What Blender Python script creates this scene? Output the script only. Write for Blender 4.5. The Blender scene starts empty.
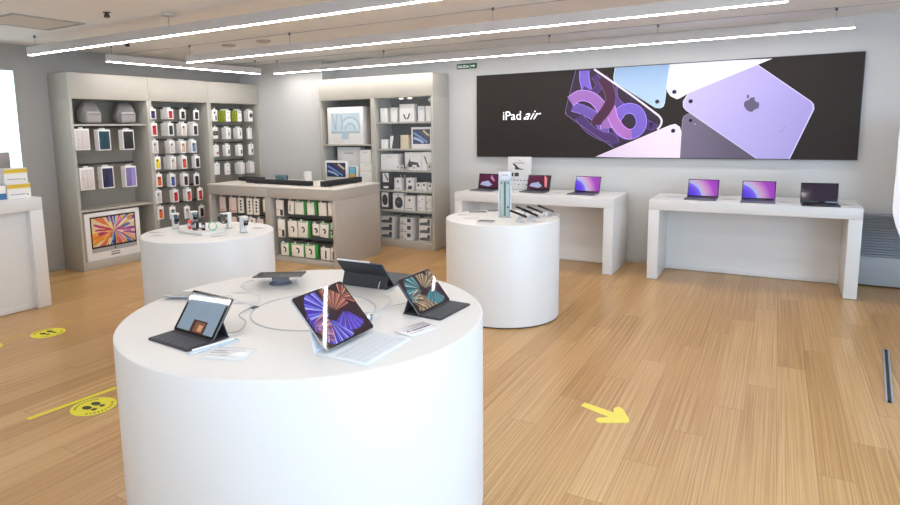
import bpy, bmesh, math, random
from mathutils import Vector, Matrix
random.seed(7)
R = math.radians
S = bpy.context.scene
COL = S.collection

# ---------------------------------------------------------------- camera
cam_d = bpy.data.cameras.new('camera'); cam = bpy.data.objects.new('camera', cam_d); COL.objects.link(cam); S.camera = cam
cam_d.sensor_fit = 'HORIZONTAL'; cam_d.sensor_width = 36.0; cam_d.lens = 36.0*613.16/900
cam_d.shift_x = (450-411.8)/900; cam_d.shift_y = (209.8-252.5)/900
cam_d.clip_start = .05; cam_d.clip_end = 100
yaw, pit, rol = R(-30.76), R(-7.664), R(-1.025)
fw = Vector((math.sin(yaw)*math.cos(pit), math.cos(yaw)*math.cos(pit), math.sin(pit)))
rt_ = fw.cross(Vector((0,0,1))).normalized(); up_ = rt_.cross(fw)
r2 = math.cos(rol)*rt_ + math.sin(rol)*up_; u2 = -math.sin(rol)*rt_ + math.cos(rol)*up_
cam.matrix_world = Matrix(((r2.x,u2.x,-fw.x,0),(r2.y,u2.y,-fw.y,0),(r2.z,u2.z,-fw.z,1.65),(0,0,0,1)))

# ---------------------------------------------------------------- world, lights, exposure
W = bpy.data.worlds.new('world'); S.world = W; W.use_nodes = True
W.node_tree.nodes['Background'].inputs[0].default_value = (.60,.79,1,1)
W.node_tree.nodes['Background'].inputs[1].default_value = 1.4
def area(name, loc, target, sx, sy, power, col):
    l = bpy.data.lights.new(name, 'AREA'); l.shape = 'RECTANGLE'; l.size = sx; l.size_y = sy; l.energy = power; l.color = col
    o = bpy.data.objects.new(name, l); COL.objects.link(o); o.location = loc
    d = (Vector(target)-Vector(loc)).normalized(); o.rotation_euler = d.to_track_quat('-Z','Y').to_euler()
    return o
area('daylight_shop_window', (3.3,1.2,1.35), (0,2.6,2.9), 4.6, 2.2, 215, (.52,.74,1))
area('daylight_shop_front', (-1.5,-3.0,1.5), (-1.8,1.0,2.7), 6.0, 2.2, 24, (.80,.90,1))
S.view_settings.view_transform = 'Standard'; S.view_settings.look = 'None'
S.view_settings.gamma = 1; S.view_settings.use_curve_mapping = False
S.view_settings.exposure = 0.0

# ---------------------------------------------------------------- materials
def lin(c): return c/12.92 if c <= .04045 else ((c+.055)/1.055)**2.4
def rgb(c): return tuple(lin(v/255) for v in c)+(1,)
MATS = {}
def mat(name, c, rough=.5, metal=0, emis=0, spec=.5, coat=0, alpha=1, trans=0, ecol=None):
    if name in MATS: return MATS[name]
    m = bpy.data.materials.new(name); m.use_nodes = True; b = m.node_tree.nodes['Principled BSDF']
    b.inputs['Base Color'].default_value = rgb(c); b.inputs['Roughness'].default_value = rough
    b.inputs['Metallic'].default_value = metal; b.inputs['Specular IOR Level'].default_value = spec
    b.inputs['Coat Weight'].default_value = coat
    if emis: b.inputs['Emission Color'].default_value = rgb(ecol or c); b.inputs['Emission Strength'].default_value = emis
    if alpha < 1: b.inputs['Alpha'].default_value = alpha
    if trans: b.inputs['Transmission Weight'].default_value = trans; b.inputs['IOR'].default_value = 1.15
    MATS[name] = m; return m
def noisy(name, c1, c2, scale, rough=.5, stretch=(1,1,1), bump=0, detail=3):
    if name in MATS: return MATS[name]
    m = mat(name, c1, rough); nt = m.node_tree; N = nt.nodes; L = nt.links; b = N['Principled BSDF']
    tc = N.new('ShaderNodeTexCoord'); mp = N.new('ShaderNodeMapping'); mp.inputs['Scale'].default_value = stretch
    no = N.new('ShaderNodeTexNoise'); no.inputs['Scale'].default_value = scale; no.inputs['Detail'].default_value = detail
    mx = N.new('ShaderNodeMix'); mx.data_type = 'RGBA'; mx.inputs[6].default_value = rgb(c1); mx.inputs[7].default_value = rgb(c2)
    L.new(tc.outputs['Object'], mp.inputs[0]); L.new(mp.outputs[0], no.inputs['Vector']); L.new(no.outputs[0], mx.inputs[0]); L.new(mx.outputs[2], b.inputs['Base Color'])
    if bump:
        bp = N.new('ShaderNodeBump'); bp.inputs['Strength'].default_value = bump; L.new(no.outputs[0], bp.inputs['Height']); L.new(bp.outputs[0], b.inputs['Normal'])
    return m
WHITE = noisy('white_lacquer', (232,231,229), (229,228,226), 3, .38)
PAINT = noisy('wall_paint', (212,212,210), (208,207,205), 2, .75)
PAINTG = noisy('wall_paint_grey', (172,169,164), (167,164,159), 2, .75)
CEIL = noisy('ceiling_paint', (247,244,241), (244,241,237), 1.5, .8)
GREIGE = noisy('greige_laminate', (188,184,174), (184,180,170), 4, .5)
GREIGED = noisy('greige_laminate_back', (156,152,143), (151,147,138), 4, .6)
ISLE = noisy('taupe_laminate', (182,174,164), (178,170,160), 4, .5)
TOPW = mat('worktop_white', (226,220,210), .4)
BLACK = mat('black_plastic', (24,23,25), .45)
DARK = mat('charcoal_fabric', (58,60,66), .8)
DARKM = mat('dark_rail', (70,66,62), .5)
ALU = mat('aluminium', (196,197,200), .32, .9)
SPACE = mat('grey_aluminium', (120,121,126), .35, .8)
CARD = mat('white_card', (246,243,240), .55)
GLASSBK = mat('black_glass', (8,8,10), .06, 0, 0, .6)
CLEAR = mat('clear_acrylic', (236,242,246), .08, 0, 0, .5, 0, .28)
LED = mat('led_diffuser', (255,250,246), .5, 0, 47.0, ecol=(255,250,246))
YEL = mat('yellow_vinyl', (232,226,36), .45)
YELP = mat('pale_yellow_vinyl', (240,226,96), .45)

# ---------------------------------------------------------------- mesh builder
class MB:
    def __init__(s): s.bm = bmesh.new(); s.mats = []
    def mi(s, m):
        if m not in s.mats: s.mats.append(m)
        return s.mats.index(m)
    def box(s, x0,y0,z0, x1,y1,z1, m, bev=0, M=None, seg=2):
        t = bmesh.new(); bmesh.ops.create_cube(t, size=1)
        for v in t.verts:
            v.co = Vector(((x0+x1)/2+v.co.x*(x1-x0), (y0+y1)/2+v.co.y*(y1-y0), (z0+z1)/2+v.co.z*(z1-z0)))
        if bev: bmesh.ops.bevel(t, geom=t.edges[:], offset=bev, segments=seg, affect='EDGES', profile=.5)
        s.merge(t, m, M); return s
    def merge(s, t, m, M=None, smooth=False):
        if M is not None: t.transform(M)
        k = s.mi(m)
        for f in t.faces: f.material_index = k; f.smooth = smooth
        me = bpy.data.meshes.new('tmp'); t.to_mesh(me); t.free(); s.bm.from_mesh(me); bpy.data.meshes.remove(me)
    def prism(s, pts, a0, a1, m, axis='z', M=None, bev=0):
        """2D outline pts extruded along axis from a0 to a1. axis z:(x,y) y:(x,z) x:(y,z)"""
        def P(p,a): return {'z':(p[0],p[1],a),'y':(p[0],a,p[1]),'x':(a,p[0],p[1])}[axis]
        t = bmesh.new(); lo = [t.verts.new(P(p,a0)) for p in pts]; hi = [t.verts.new(P(p,a1)) for p in pts]
        t.faces.new(lo); t.faces.new(hi[::-1])
        for i in range(len(pts)):
            j = (i+1)%len(pts); t.faces.new((lo[j],lo[i],hi[i],hi[j]))
        bmesh.ops.recalc_face_normals(t, faces=t.faces[:])
        if bev: bmesh.ops.bevel(t, geom=t.edges[:], offset=bev, segments=2, affect='EDGES', profile=.5)
        s.merge(t, m, M); return s
    def cyl(s, c, r, h, m, axis='z', n=24, r2=None, M=None, smooth=True):
        t = bmesh.new(); bmesh.ops.create_cone(t, cap_ends=True, segments=n, radius1=r, radius2=r if r2 is None else r2, depth=h)
        rot = {'z':Matrix(),'x':Matrix.Rotation(math.pi/2,4,'Y'),'y':Matrix.Rotation(-math.pi/2,4,'X')}[axis]
        T = Matrix.Translation(Vector(c)) @ rot @ Matrix.Translation((0,0,h/2))
        t.transform(T); k = s.mi(m)
        if M is not None: t.transform(M)
        for f in t.faces: f.material_index = k; f.smooth = smooth and len(f.verts) == 4
        me = bpy.data.meshes.new('tmp'); t.to_mesh(me); t.free(); s.bm.from_mesh(me); bpy.data.meshes.remove(me); return s
    def lathe(s, prof, m, c=(0,0,0), n=48, M=None):
        t = bmesh.new(); rings = []
        for r,z in prof:
            rings.append([t.verts.new((c[0]+r*math.cos(2*math.pi*i/n), c[1]+r*math.sin(2*math.pi*i/n), c[2]+z)) for i in range(n)])
        for a,b in zip(rings, rings[1:]):
            for i in range(n): t.faces.new((a[i],a[(i+1)%n],b[(i+1)%n],b[i]))
        t.faces.new(rings[0][::-1]); t.faces.new(rings[-1])
        s.merge(t, m, M, smooth=True)
        return s
    def tube(s, pts, r, m, n=8, M=None):
        t = bmesh.new(); pts = [Vector(p) for p in pts]; rings = []
        for i,p in enumerate(pts):
            d = (pts[min(i+1,len(pts)-1)]-pts[max(i-1,0)]).normalized()
            a = d.cross(Vector((0,0,1))); a = a.normalized() if a.length > 1e-3 else Vector((1,0,0)); b = d.cross(a)
            rings.append([t.verts.new(p+r*(math.cos(2*math.pi*k/n)*a+math.sin(2*math.pi*k/n)*b)) for k in range(n)])
        for A,B in zip(rings, rings[1:]):
            for k in range(n): t.faces.new((A[k],A[(k+1)%n],B[(k+1)%n],B[k]))
        t.faces.new(rings[0][::-1]); t.faces.new(rings[-1])
        bmesh.ops.recalc_face_normals(t, faces=t.faces[:])
        s.merge(t, m, M, smooth=True); return s
    def build(s, name, parent=None, sharp=True):
        me = bpy.data.meshes.new(name); s.bm.to_mesh(me); s.bm.free()
        for m in s.mats: me.materials.append(m)
        if sharp: me.set_sharp_from_angle(angle=R(35))
        o = bpy.data.objects.new(name, me); COL.objects.link(o)
        if parent: o.parent = parent
        return o
def tag(o, label=None, cat=None, group=None, kind=None):
    if label: o['label'] = label
    if cat: o['category'] = cat
    if group: o['group'] = group
    if kind: o['kind'] = kind
    return o
def thing(name, label, cat, loc=(0,0,0), rz=0, group=None):
    o = bpy.data.objects.new(name, None); COL.objects.link(o); o.location = loc; o.rotation_euler = (0,0,rz); o.empty_display_size = .1
    return tag(o, label, cat, group)
def copy_tree(o, parent=None):
    c = o.copy(); COL.objects.link(c)
    if parent is not None: c.parent = parent
    for ch in list(o.children): copy_tree(ch, c)
    return c
def struct(name, mb): return tag(mb.build(name), kind='structure')
def ngon(cx, cy, r, n=24, a0=0, ry=None): return [(cx+r*math.cos(a0+2*math.pi*i/n), cy+(ry or r)*math.sin(a0+2*math.pi*i/n)) for i in range(n)]
def strip(pts, w):
    """outline of a ribbon of width w along a smoothed 2D path"""
    def cr(p0,p1,p2,p3,t): return tuple(.5*((2*p1[i])+(-p0[i]+p2[i])*t+(2*p0[i]-5*p1[i]+4*p2[i]-p3[i])*t*t+(-p0[i]+3*p1[i]-3*p2[i]+p3[i])*t**3) for i in (0,1))
    q = [pts[0]]+list(pts)+[pts[-1]]; s = []
    for i in range(1, len(q)-2):
        for k in range(8): s.append(cr(q[i-1],q[i],q[i+1],q[i+2],k/8))
    s.append(pts[-1]); L_, R_ = [], []
    for i,p in enumerate(s):
        a = s[max(i-1,0)]; b = s[min(i+1,len(s)-1)]; dx,dy = b[0]-a[0], b[1]-a[1]; l = math.hypot(dx,dy) or 1
        L_.append((p[0]-dy/l*w/2, p[1]+dx/l*w/2)); R_.append((p[0]+dy/l*w/2, p[1]-dx/l*w/2))
    return L_, R_
def ribbon(mb, pts, w, a, m, axis='y'):
    L_, R_ = strip(pts, w); t = bmesh.new()
    P = lambda p: {'y':(p[0],a,p[1]),'z':(p[0],p[1],a),'x':(a,p[0],p[1])}[axis]
    l = [t.verts.new(P(p)) for p in L_]; r = [t.verts.new(P(p)) for p in R_]
    for i in range(len(l)-1): t.faces.new((l[i],l[i+1],r[i+1],r[i]))
    mb.merge(t, m)
def text_mesh(mb, txt, size, m, M, shear=0, bold=0):
    c = bpy.data.curves.new('t','FONT'); c.body = txt; c.size = size; c.shear = shear; c.offset = bold; c.resolution_u = 3; c.align_x = 'LEFT'
    o = bpy.data.objects.new('t', c); me = o.to_mesh(); t = bmesh.new(); t.from_mesh(me); o.to_mesh_clear(); bpy.data.objects.remove(o); bpy.data.curves.remove(c)
    mb.merge(t, m, M)
    return mb

def clipbox(P, x0, x1, z0, z1):
    for k,v,sg in ((0,x0,1),(0,x1,-1),(1,z0,1),(1,z1,-1)):
        o = []
        for i,p in enumerate(P):
            q_ = P[(i+1)%len(P)]; a, b = (p[k]-v)*sg, (q_[k]-v)*sg
            if a >= 0: o.append(p)
            if (a >= 0) != (b >= 0):
                u = a/(a-b); o.append((p[0]+(q_[0]-p[0])*u, p[1]+(q_[1]-p[1])*u))
        P = o
        if len(P) < 3: return []
    return P

# positions below are metres in the room (x right along the back wall, y towards it, z up)
D = {
'bn': {'t1': [(-2.118,2.321),(-1.912,2.316),(-1.152,1.713),(-1.132,1.67),(-1.137,1.631),(-1.18,1.564),(-1.66,1.352),(-2.2,1.734),(-2.238,1.79),(-2.241,1.852)],'t1edge': [(-1.912,2.316),(-1.496,1.987),(-1.227,1.774),(-1.166,1.721),(-1.142,1.676),(-1.149,1.625),(-1.183,1.575)],'t1edge2': [(-2.13,2.322),(-2.241,1.852),(-2.238,1.79),(-2.2,1.74),(-1.66,1.364)],'blue': [(-1.662,2.315),(-1.083,2.299),(-1.118,1.871),(-1.133,1.833),(-1.164,1.817),(-1.218,1.824),(-1.669,2.132),(-1.681,2.179)],'white': [(-1.069,2.304),(-0.103,2.283),(-0.865,1.976),(-0.958,1.92),(-0.989,1.912),(-1.053,1.946),(-1.086,1.992),(-1.1,2.051)],'purple': [(-0.222,2.229),(0.265,1.838),(0.288,1.807),(0.294,1.759),(0.107,1.243),(-0.154,1.24),(-0.881,1.781),(-0.91,1.82),(-0.914,1.88),(-0.865,1.968)],'pink': [(-1.857,1.264),(-1.051,1.62),(-0.999,1.631),(-0.951,1.6),(-0.932,1.544),(-0.938,1.247),(-1.363,1.255)],'grey': [(-0.936,1.25),(-0.921,1.677),(-0.909,1.715),(-0.874,1.739),(-0.829,1.748),(-0.788,1.734),(-0.196,1.282),(-0.184,1.245)],'cams': [(-1.195,1.889),(-1.018,1.99),(-1.015,1.559),(-0.847,1.88),(-0.839,1.67)],'logo': (-0.255,1.825),'small': [(0.045,1.564),(0.137,1.491)],'ipad': [(-3.081,1.723),(-2.815,1.721)],'air': [(-2.795,1.72),(-2.572,1.724)],'rib': [('v1',0.114,[(-2.027,2.312),(-2.025,2.19),(-1.992,2.041)]),('v4',0.081,[(-1.91,2.22),(-1.846,2.107),(-1.942,2.015),(-2.042,2.068)]),('v3',0.092,[(-1.69,2.076),(-1.669,1.931),(-1.577,1.832)]),('v4',0.081,[(-1.318,1.658),(-1.249,1.61),(-1.217,1.656)]),('v2',0.109,[(-2.164,1.862),(-2.037,1.821),(-1.899,1.743),(-1.799,1.619),(-1.771,1.495)]),('v4',0.103,[(-2.086,1.748),(-1.958,1.596),(-1.808,1.508),(-1.687,1.482),(-1.649,1.409)]),('v1',0.114,[(-1.622,1.737),(-1.576,1.8),(-1.495,1.824),(-1.413,1.791),(-1.365,1.707),(-1.367,1.612),(-1.424,1.541),(-1.51,1.525),(-1.593,1.567),(-1.643,1.652),(-1.633,1.732)]),('p1',0.125,[(-2.191,1.926),(-2.078,1.991),(-1.941,1.966),(-1.841,1.876),(-1.777,1.74),(-1.757,1.593)]),('p2',0.109,[(-1.713,1.848),(-1.678,1.714),(-1.599,1.591),(-1.51,1.527),(-1.463,1.527)]),('dk',0.119,[(-1.817,2.19),(-1.737,2.054),(-1.714,1.92),(-1.778,1.789),(-1.861,1.693),(-1.865,1.639)])]},
'mid': [[([5.251,1.882],'navy and white',0),([5.522,1.884],'red',3),([5.724,1.879],'black',0),([5.953,1.874],'black',0)],[([5.256,1.681],'red',0),([5.512,1.678],'dark green',3),([5.724,1.675],'cream',2),([5.919,1.673],'black',3)],[([5.252,1.453],'white',0),([5.517,1.443],'white',2),([5.696,1.437],'peach',2),([5.874,1.437],'steel blue',2)],[([5.272,1.241],'yellow',0),([5.515,1.227],'white',3),([5.696,1.223],'red orange',2),([5.918,1.218],'black',1)],[([5.276,1.009],'orange',0),([5.488,0.991],'blue',1),([5.701,0.981],'maroon',1),([5.889,0.972],'black',0)],[([5.25,0.791],'white',0),([5.518,0.776],'red',1),([5.735,0.768],'coral',1),([5.934,0.761],'coral red',0)],[([5.262,0.575],'orange',0),([5.451,0.551],'silver',0),([5.69,0.527],'white',0),([5.941,0.509],'maroon',0)]],
'rt': [[([6.284,1.87],'white with a dark slim picture',0),([6.53,1.864],'lime green sided',4),([6.758,1.866],'lime green sided',3),([6.985,1.867],'white with a dark round picture',2)],[([6.274,1.618],'white with a black band',0),([6.52,1.607],'white with a small dark picture',2),([6.749,1.603],'white with a small dark picture',2),([6.955,1.599],'plain white',0)],[([6.272,1.358],'white with a pink print',0),([6.492,1.356],'white with a dark print',1),([6.74,1.346],'white with a navy print',1),([6.969,1.352],'white with a grey print',0)],[([6.271,1.095],'slim white',0),([6.471,1.082],'white with pink text',0),([6.771,1.069],'white with a red stripe',3),([6.971,1.072],'white with a red stripe',2)]],
'cases': [([4.271,1.576],'white',0.115),([4.546,1.563],'teal',0.1),([4.868,1.557],'black',0.1),([4.289,1.11],'white',0.12),([4.55,1.107],'navy',0.12),([4.863,1.095],'purple',0.12)],
'isl': [([-5.398,0.572,-5.28,0.788],'corner',1),([-5.197,0.608,-5.107,0.784],'slim',1),([-5.083,0.61,-4.954,0.79],'green',1),([-4.891,0.614,-4.789,0.786],'green',1),([-4.712,0.612,-4.597,0.788],'plain',1),([-4.567,0.62,-4.477,0.788],'plain',1),([-5.38,0.304,-5.271,0.529],'corner',2),([-5.213,0.319,-5.065,0.522],'hook',2),([-5.041,0.325,-4.905,0.526],'greenhook',2),([-4.818,0.366,-4.717,0.508],'loop',2),([-4.702,0.351,-4.579,0.522],'greenloop',2),([-4.564,0.354,-4.481,0.512],'greenloop',2),([-5.347,0.05,-5.229,0.231],'greenhook',3),([-5.164,0.038,-4.984,0.236],'greenhook',3),([-4.944,0.039,-4.801,0.24],'greenhook',3),([-4.702,-0.019,-4.564,0.223],'strip',3),([-4.548,-0.001,-4.488,0.221],'strip',3),([-6.414,0.58,-6.309,0.777],'pink',4),([-6.234,0.57,-6.103,0.778],'pink',4),([-6.067,0.572,-5.975,0.778],'spots',4),([-5.913,0.561,-5.814,0.772],'spots',4),([-5.787,0.561,-5.699,0.777],'spots',4),([-5.619,0.609,-5.55,0.764],'yellow',4),([-6.254,0.36,-6.122,0.51],'pink',5),([-6.049,0.361,-5.92,0.515],'pink',5),([-5.894,0.358,-5.777,0.517],'spots',5),([-5.742,0.355,-5.636,0.513],'pink',5)],
'cab': [([-4.737,1.743,-4.63,1.92],'plain',1),([-4.582,1.74,-4.477,1.922],'plain',1),([-4.428,1.735,-4.2,1.961],'headphone',1),([-4.146,1.731,-4.047,1.928],'plain',1),([-4.016,1.728,-3.933,1.924],'plain',1),([-4.741,1.379,-4.625,1.489],'plain',2),([-4.592,1.372,-4.446,1.536],'dark',2),([-4.421,1.372,-4.294,1.548],'gold',2),([-4.254,1.366,-3.938,1.651],'laptop',2),([-4.748,1.082,-4.468,1.289],'plain',3),([-4.364,1.082,-4.104,1.312],'keyboard',3),([-4.096,1.08,-3.935,1.32],'pen',3),([-4.756,0.807,-4.589,1.046],'blackpic',4),([-4.541,0.807,-4.419,0.96],'dot',4),([-4.346,0.807,-4.227,0.965],'dot2',4),([-4.196,0.799,-4.118,0.901],'dot',4),([-4.098,0.802,-4.025,0.91],'dot',4),([-4.005,0.799,-3.941,0.9],'dot',4),([-4.772,0.545,-4.613,0.772],'blackring',5),([-4.572,0.535,-4.392,0.752],'ring',5),([-4.368,0.531,-4.217,0.718],'dot',5),([-4.177,0.527,-4.052,0.732],'dots',5),([-4.029,0.527,-3.944,0.731],'dots',5),([-4.78,0.319,-4.57,0.426],'photo',6),([-4.784,0.219,-4.573,0.319],'photo',6),([-4.787,0.111,-4.576,0.219],'photo',6),([-4.464,0.325,-4.261,0.43],'photo2',7),([-4.466,0.22,-4.263,0.325],'photo2',7),([-4.469,0.114,-4.266,0.22],'photo2',7),([-4.15,0.324,-3.963,0.428],'photo',8),([-4.152,0.221,-3.965,0.324],'photo',8),([-4.154,0.117,-3.966,0.221],'photo',8)],
'cabl': [([-5.642,1.428,-5.02,1.953],'computer'),([-5.756,0.895,-5.315,1.188],'laptop'),([-5.308,0.911,-5.148,1.113],'phone'),([-5.612,0.906,-5.196,1.378],'tall'),([-5.105,1.152,-4.915,1.343],'w'),([-5.11,1.031,-4.894,1.145],'w'),([-5.115,0.903,-4.898,1.024],'w')],
'small': [([-4.477,1.09,-4.429,1.149],'w'),([-4.413,1.084,-4.365,1.143],'d'),([-4.336,1.085,-4.294,1.137],'d'),([-4.223,1.086,-4.16,1.146],'w'),([-3.998,1.084,-3.915,1.176],'d')],
'lap': [[-3.133,7.167,0.227],[-2.49,7.215,0.288],[-1.895,7.199,0.284],[-0.655,7.095,0.274],[-0.145,7.064,0.273],[0.358,6.967,0.3]],
}

# ---------------------------------------------------------------- the room
CZ = 2.655; XW = -7.45; YW = 7.55; XR = 3.5; YF = -3.3
def floor_mat():
    m = mat('bamboo_floor', (205,165,120), .34); nt = m.node_tree; N = nt.nodes; L = nt.links; b = N['Principled BSDF']
    def math_(op, a, c=None, v=None):
        n = N.new('ShaderNodeMath'); n.operation = op
        for i, x in enumerate((a, c)):
            if x is None: continue
            if isinstance(x, (int,float)): n.inputs[i].default_value = x
            else: L.new(x, n.inputs[i])
        return n.outputs[0]
    tc = N.new('ShaderNodeTexCoord'); sp = N.new('ShaderNodeSeparateXYZ'); L.new(tc.outputs['Object'], sp.inputs[0])
    u = math_('DIVIDE', math_('ADD', sp.outputs[0], .2485), .1637); col = math_('FLOOR', u); fu = math_('FRACT', u)
    v = math_('DIVIDE', math_('SUBTRACT', sp.outputs[1], math_('ADD', math_('MULTIPLY', col, .425), 3.83)), 1.83); row = math_('FLOOR', v); fv = math_('FRACT', v)
    cb = N.new('ShaderNodeCombineXYZ'); L.new(col, cb.inputs[0]); L.new(row, cb.inputs[1])
    wn = N.new('ShaderNodeTexWhiteNoise'); wn.noise_dimensions = '2D'; L.new(cb.outputs[0], wn.inputs['Vector'])
    # fine lengthwise bamboo strips
    ps = N.new('ShaderNodeCombineXYZ'); L.new(math_('ADD', math_('MULTIPLY', sp.outputs[0], 120.0), math_('MULTIPLY', wn.outputs['Value'], 70)), ps.inputs[0]); L.new(math_('MULTIPLY', sp.outputs[1], .7), ps.inputs[1]); L.new(row, ps.inputs[2])
    n1 = N.new('ShaderNodeTexNoise'); n1.inputs['Scale'].default_value = 1; n1.inputs['Detail'].default_value = 4; n1.inputs['Roughness'].default_value = .65; L.new(ps.outputs[0], n1.inputs['Vector'])
    n2 = N.new('ShaderNodeTexNoise'); n2.inputs['Scale'].default_value = .9; L.new(tc.outputs['Object'], n2.inputs['Vector'])
    r = N.new('ShaderNodeValToRGB'); e = r.color_ramp.elements
    e[0].position = .3; e[0].color = rgb((154,111,58)); e[1].position = .72; e[1].color = rgb((219,184,132)); x = e.new(.5); x.color = rgb((191,149,94))
    fac = math_('ADD', math_('MULTIPLY', n1.outputs[0], .8), math_('ADD', math_('MULTIPLY', wn.outputs['Value'], .13), math_('MULTIPLY', n2.outputs[0], .08))); L.new(fac, r.inputs[0])
    # seams
    s1 = math_('LESS_THAN', math_('MINIMUM', fu, math_('SUBTRACT', 1, fu)), .009); s2 = math_('LESS_THAN', math_('MINIMUM', fv, math_('SUBTRACT', 1, fv)), .0011)
    seam = math_('MAXIMUM', s1, s2)
    mx = N.new('ShaderNodeMix'); mx.data_type = 'RGBA'; mx.inputs[7].default_value = rgb((142,100,62)); L.new(math_('MULTIPLY', seam, .7), mx.inputs[0]); L.new(r.outputs[0], mx.inputs[6]); L.new(mx.outputs[2], b.inputs['Base Color'])
    L.new(math_('ADD', math_('MULTIPLY', n1.outputs[0], .12), .24), b.inputs['Roughness'])
    return m
struct('floor', MB().box(XW-.2,YF-.2,-.1, XR+.2,YW+.2,0, floor_mat()))
struct('ceiling', MB().box(XW-.2,YF-.2,CZ, XR+.2,YW+.2,CZ+.12, CEIL))
struct('wall_back', MB().box(XW-.2,YW,0, XR+.2,YW+.15,CZ, PAINT))
struct('wall_left', MB().box(XW-.15,YF-.2,0, XW,YW,CZ, PAINTG))
# corner column between the two shelf runs
struct('wall_corner', MB().box(XW,7.2,0, -5.77,YW,CZ, PAINT))
# right wall with its shop window, front wall with the entrance opening (both behind the photographer)
m = MB(); m.box(XR,YF-.2,0,XR+.15,YW,.25,PAINT); m.box(XR,YF-.2,2.5,XR+.15,YW,CZ,PAINT); m.box(XR,YF-.2,.25,XR+.15,-1.2,2.5,PAINT); m.box(XR,3.6,.25,XR+.15,YW,2.5,PAINT); struct('wall_right', m)
m = MB(); m.box(XW,YF-.15,0,-4.6,YF,CZ,PAINTG); m.box(1.6,YF-.15,0,XR,YF,CZ,PAINTG); m.box(-4.6,YF-.15,2.6,1.6,YF,CZ,PAINTG); struct('wall_front', m)
struct('baseboard_left', MB().box(XW,YF,0, XW+.012,4.10,.07, PAINTG, .003))
struct('baseboard_back', MB().box(-3.83,YW-.012,0, XR,YW,.07, PAINT, .003))
for i,y in enumerate((5.085,6.90)):
    struct('trim_%d'%(i+1), MB().box(XW,y-.006,CZ-.003, 1.6,y+.006,CZ+.001, mat('ceiling_joint',(176,168,158),.8)))

# ---------------------------------------------------------------- round and long tables
def drum(loc, r, label):
    t = thing('round_display_table', label, 'table', loc, 0, 'white drum display tables')
    MB().lathe([(r-.004,.012),(r,.016),(r,.847),(r-.002,.852),(r-.006,.8545),(r-.012,.855)], WHITE, n=160).build('body', t)
    MB().lathe([(r-.018,0),(r-.018,.012)], DARKM, n=96).build('plinth', t)
    return t
drum((-1.763,2.032,0), .779, 'large white drum display table in the foreground carrying four tablets')
drum((-2.040,4.973,0), .4925, 'white drum display table carrying phones and a tall narrow stand')
drum((-3.869,3.321,0), .507, 'white drum display table carrying the tray of watch bands')
def long_table(x0, x1, y0, y1, h, label, back_y, th=.105, lw=.105):
    t = thing('wall_table', label, 'table', ((x0+x1)/2,(y0+y1)/2,0)); w = (x1-x0)/2; d = (y1-y0)/2
    MB().box(-w,-d,h-th,w,d,h,WHITE,.003).build('table_top', t)
    for s in (-1,1):
        a = sorted((s*w, s*(w-lw))); MB().box(a[0],-d,0.004,a[1],d,h-th,WHITE,.003).build('leg', t)
    b = back_y-(y0+y1)/2
    MB().box(-w+lw,b,0.004,w-lw,b+.02,h-th,WHITE).build('back_panel', t)
    MB().box(-w+lw,b-.008,0.004,w-lw,b,.065,WHITE,.002).build('kick_strip', t)
    return t
long_table(-1.13,.705,6.79,7.50,.85,'long white table under the tablet poster with three laptops, at the right', 7.38)
long_table(-3.405,-1.485,6.76,7.50,.845,'long white table with laptops and an upright white card, behind the phone table', 7.30)
t = thing('side_table', 'tall white table at the left edge with striped yellow boxes on it', 'table', (-6.26,2.3,0))
MB().box(-.3,-.87,.94,.3,.87,1.06,WHITE,.003).build('table_top', t)
for s in (-1,1):
    a = sorted((s*.87, s*.75)); MB().box(-.3,a[0],.004,.3,a[1],.94,WHITE,.003).build('leg', t)
MB().box(.215,-.75,.004,.235,.75,.94,WHITE).build('back_panel', t)
MB().box(.235,-.75,.004,.243,.75,.06,WHITE,.002).build('kick_strip', t)

# ---------------------------------------------------------------- pendant lights
def pendant(name_label, a, b, z0, hangers, group='linear pendant lights'):
    """a,b end points (x,y); z0 underside; profile .05 x .085"""
    ax, ay = a; bx, by = b; L = math.hypot(bx-ax,by-ay); rz = math.atan2(by-ay,bx-ax)
    t = thing('pendant_light', name_label, 'ceiling light', ((ax+bx)/2,(ay+by)/2,z0), rz, group); h = L/2
    ch = MB(); P = mat('light_housing',(206,200,196),.5)
    ch.box(-h,-.03,.004,h,-.0165,.085,P); ch.box(-h,.0165,.004,h,.03,.085,P); ch.box(-h,-.0165,.075,h,.0165,.085,P); ch.box(-h-.003,-.03,.004,-h,.03,.085,P); ch.box(h,-.03,.004,h+.003,.03,.085,P)
    ch.build('housing', t)
    MB().box(-h,-.014,0,h,.014,.012,LED).build('diffuser', t)
    for s in hangers:
        x = -h+s; w = MB(); w.cyl((x,0,.085), .0018, CZ-z0-.085-.02, SPACE, n=6); w.build('wire', t)
        MB().cyl((x,0,CZ-z0-.025), .012, .025, SPACE, n=12).build('wire_anchor', t)
    return t
pendant('nearest long pendant light running out of the top edge, top left', (-6.76,3.62), (.66,3.62), 2.462, [.12,6.4])
pendant('middle long pendant light ending near the right corner of the ceiling', (-6.06,5.05), (.01,5.05), 2.452, [.05,1.6,3.9,5.8])
pendant('farthest long pendant light hanging close above the big tablet poster', (-6.42,6.91), (.545,6.91), 2.462, [.05,1.92,4.15,5.3,6.82])
pendant('short pendant light hanging in front of the left grey shelves', (-6.72,4.46), (-6.60,6.78), 2.462, [.06,2.25])
pendant('long pendant light behind the photographer over the shop front', (-6.0,.47), (1.5,.47), 2.462, [.1,3.7,7.4])
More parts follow.
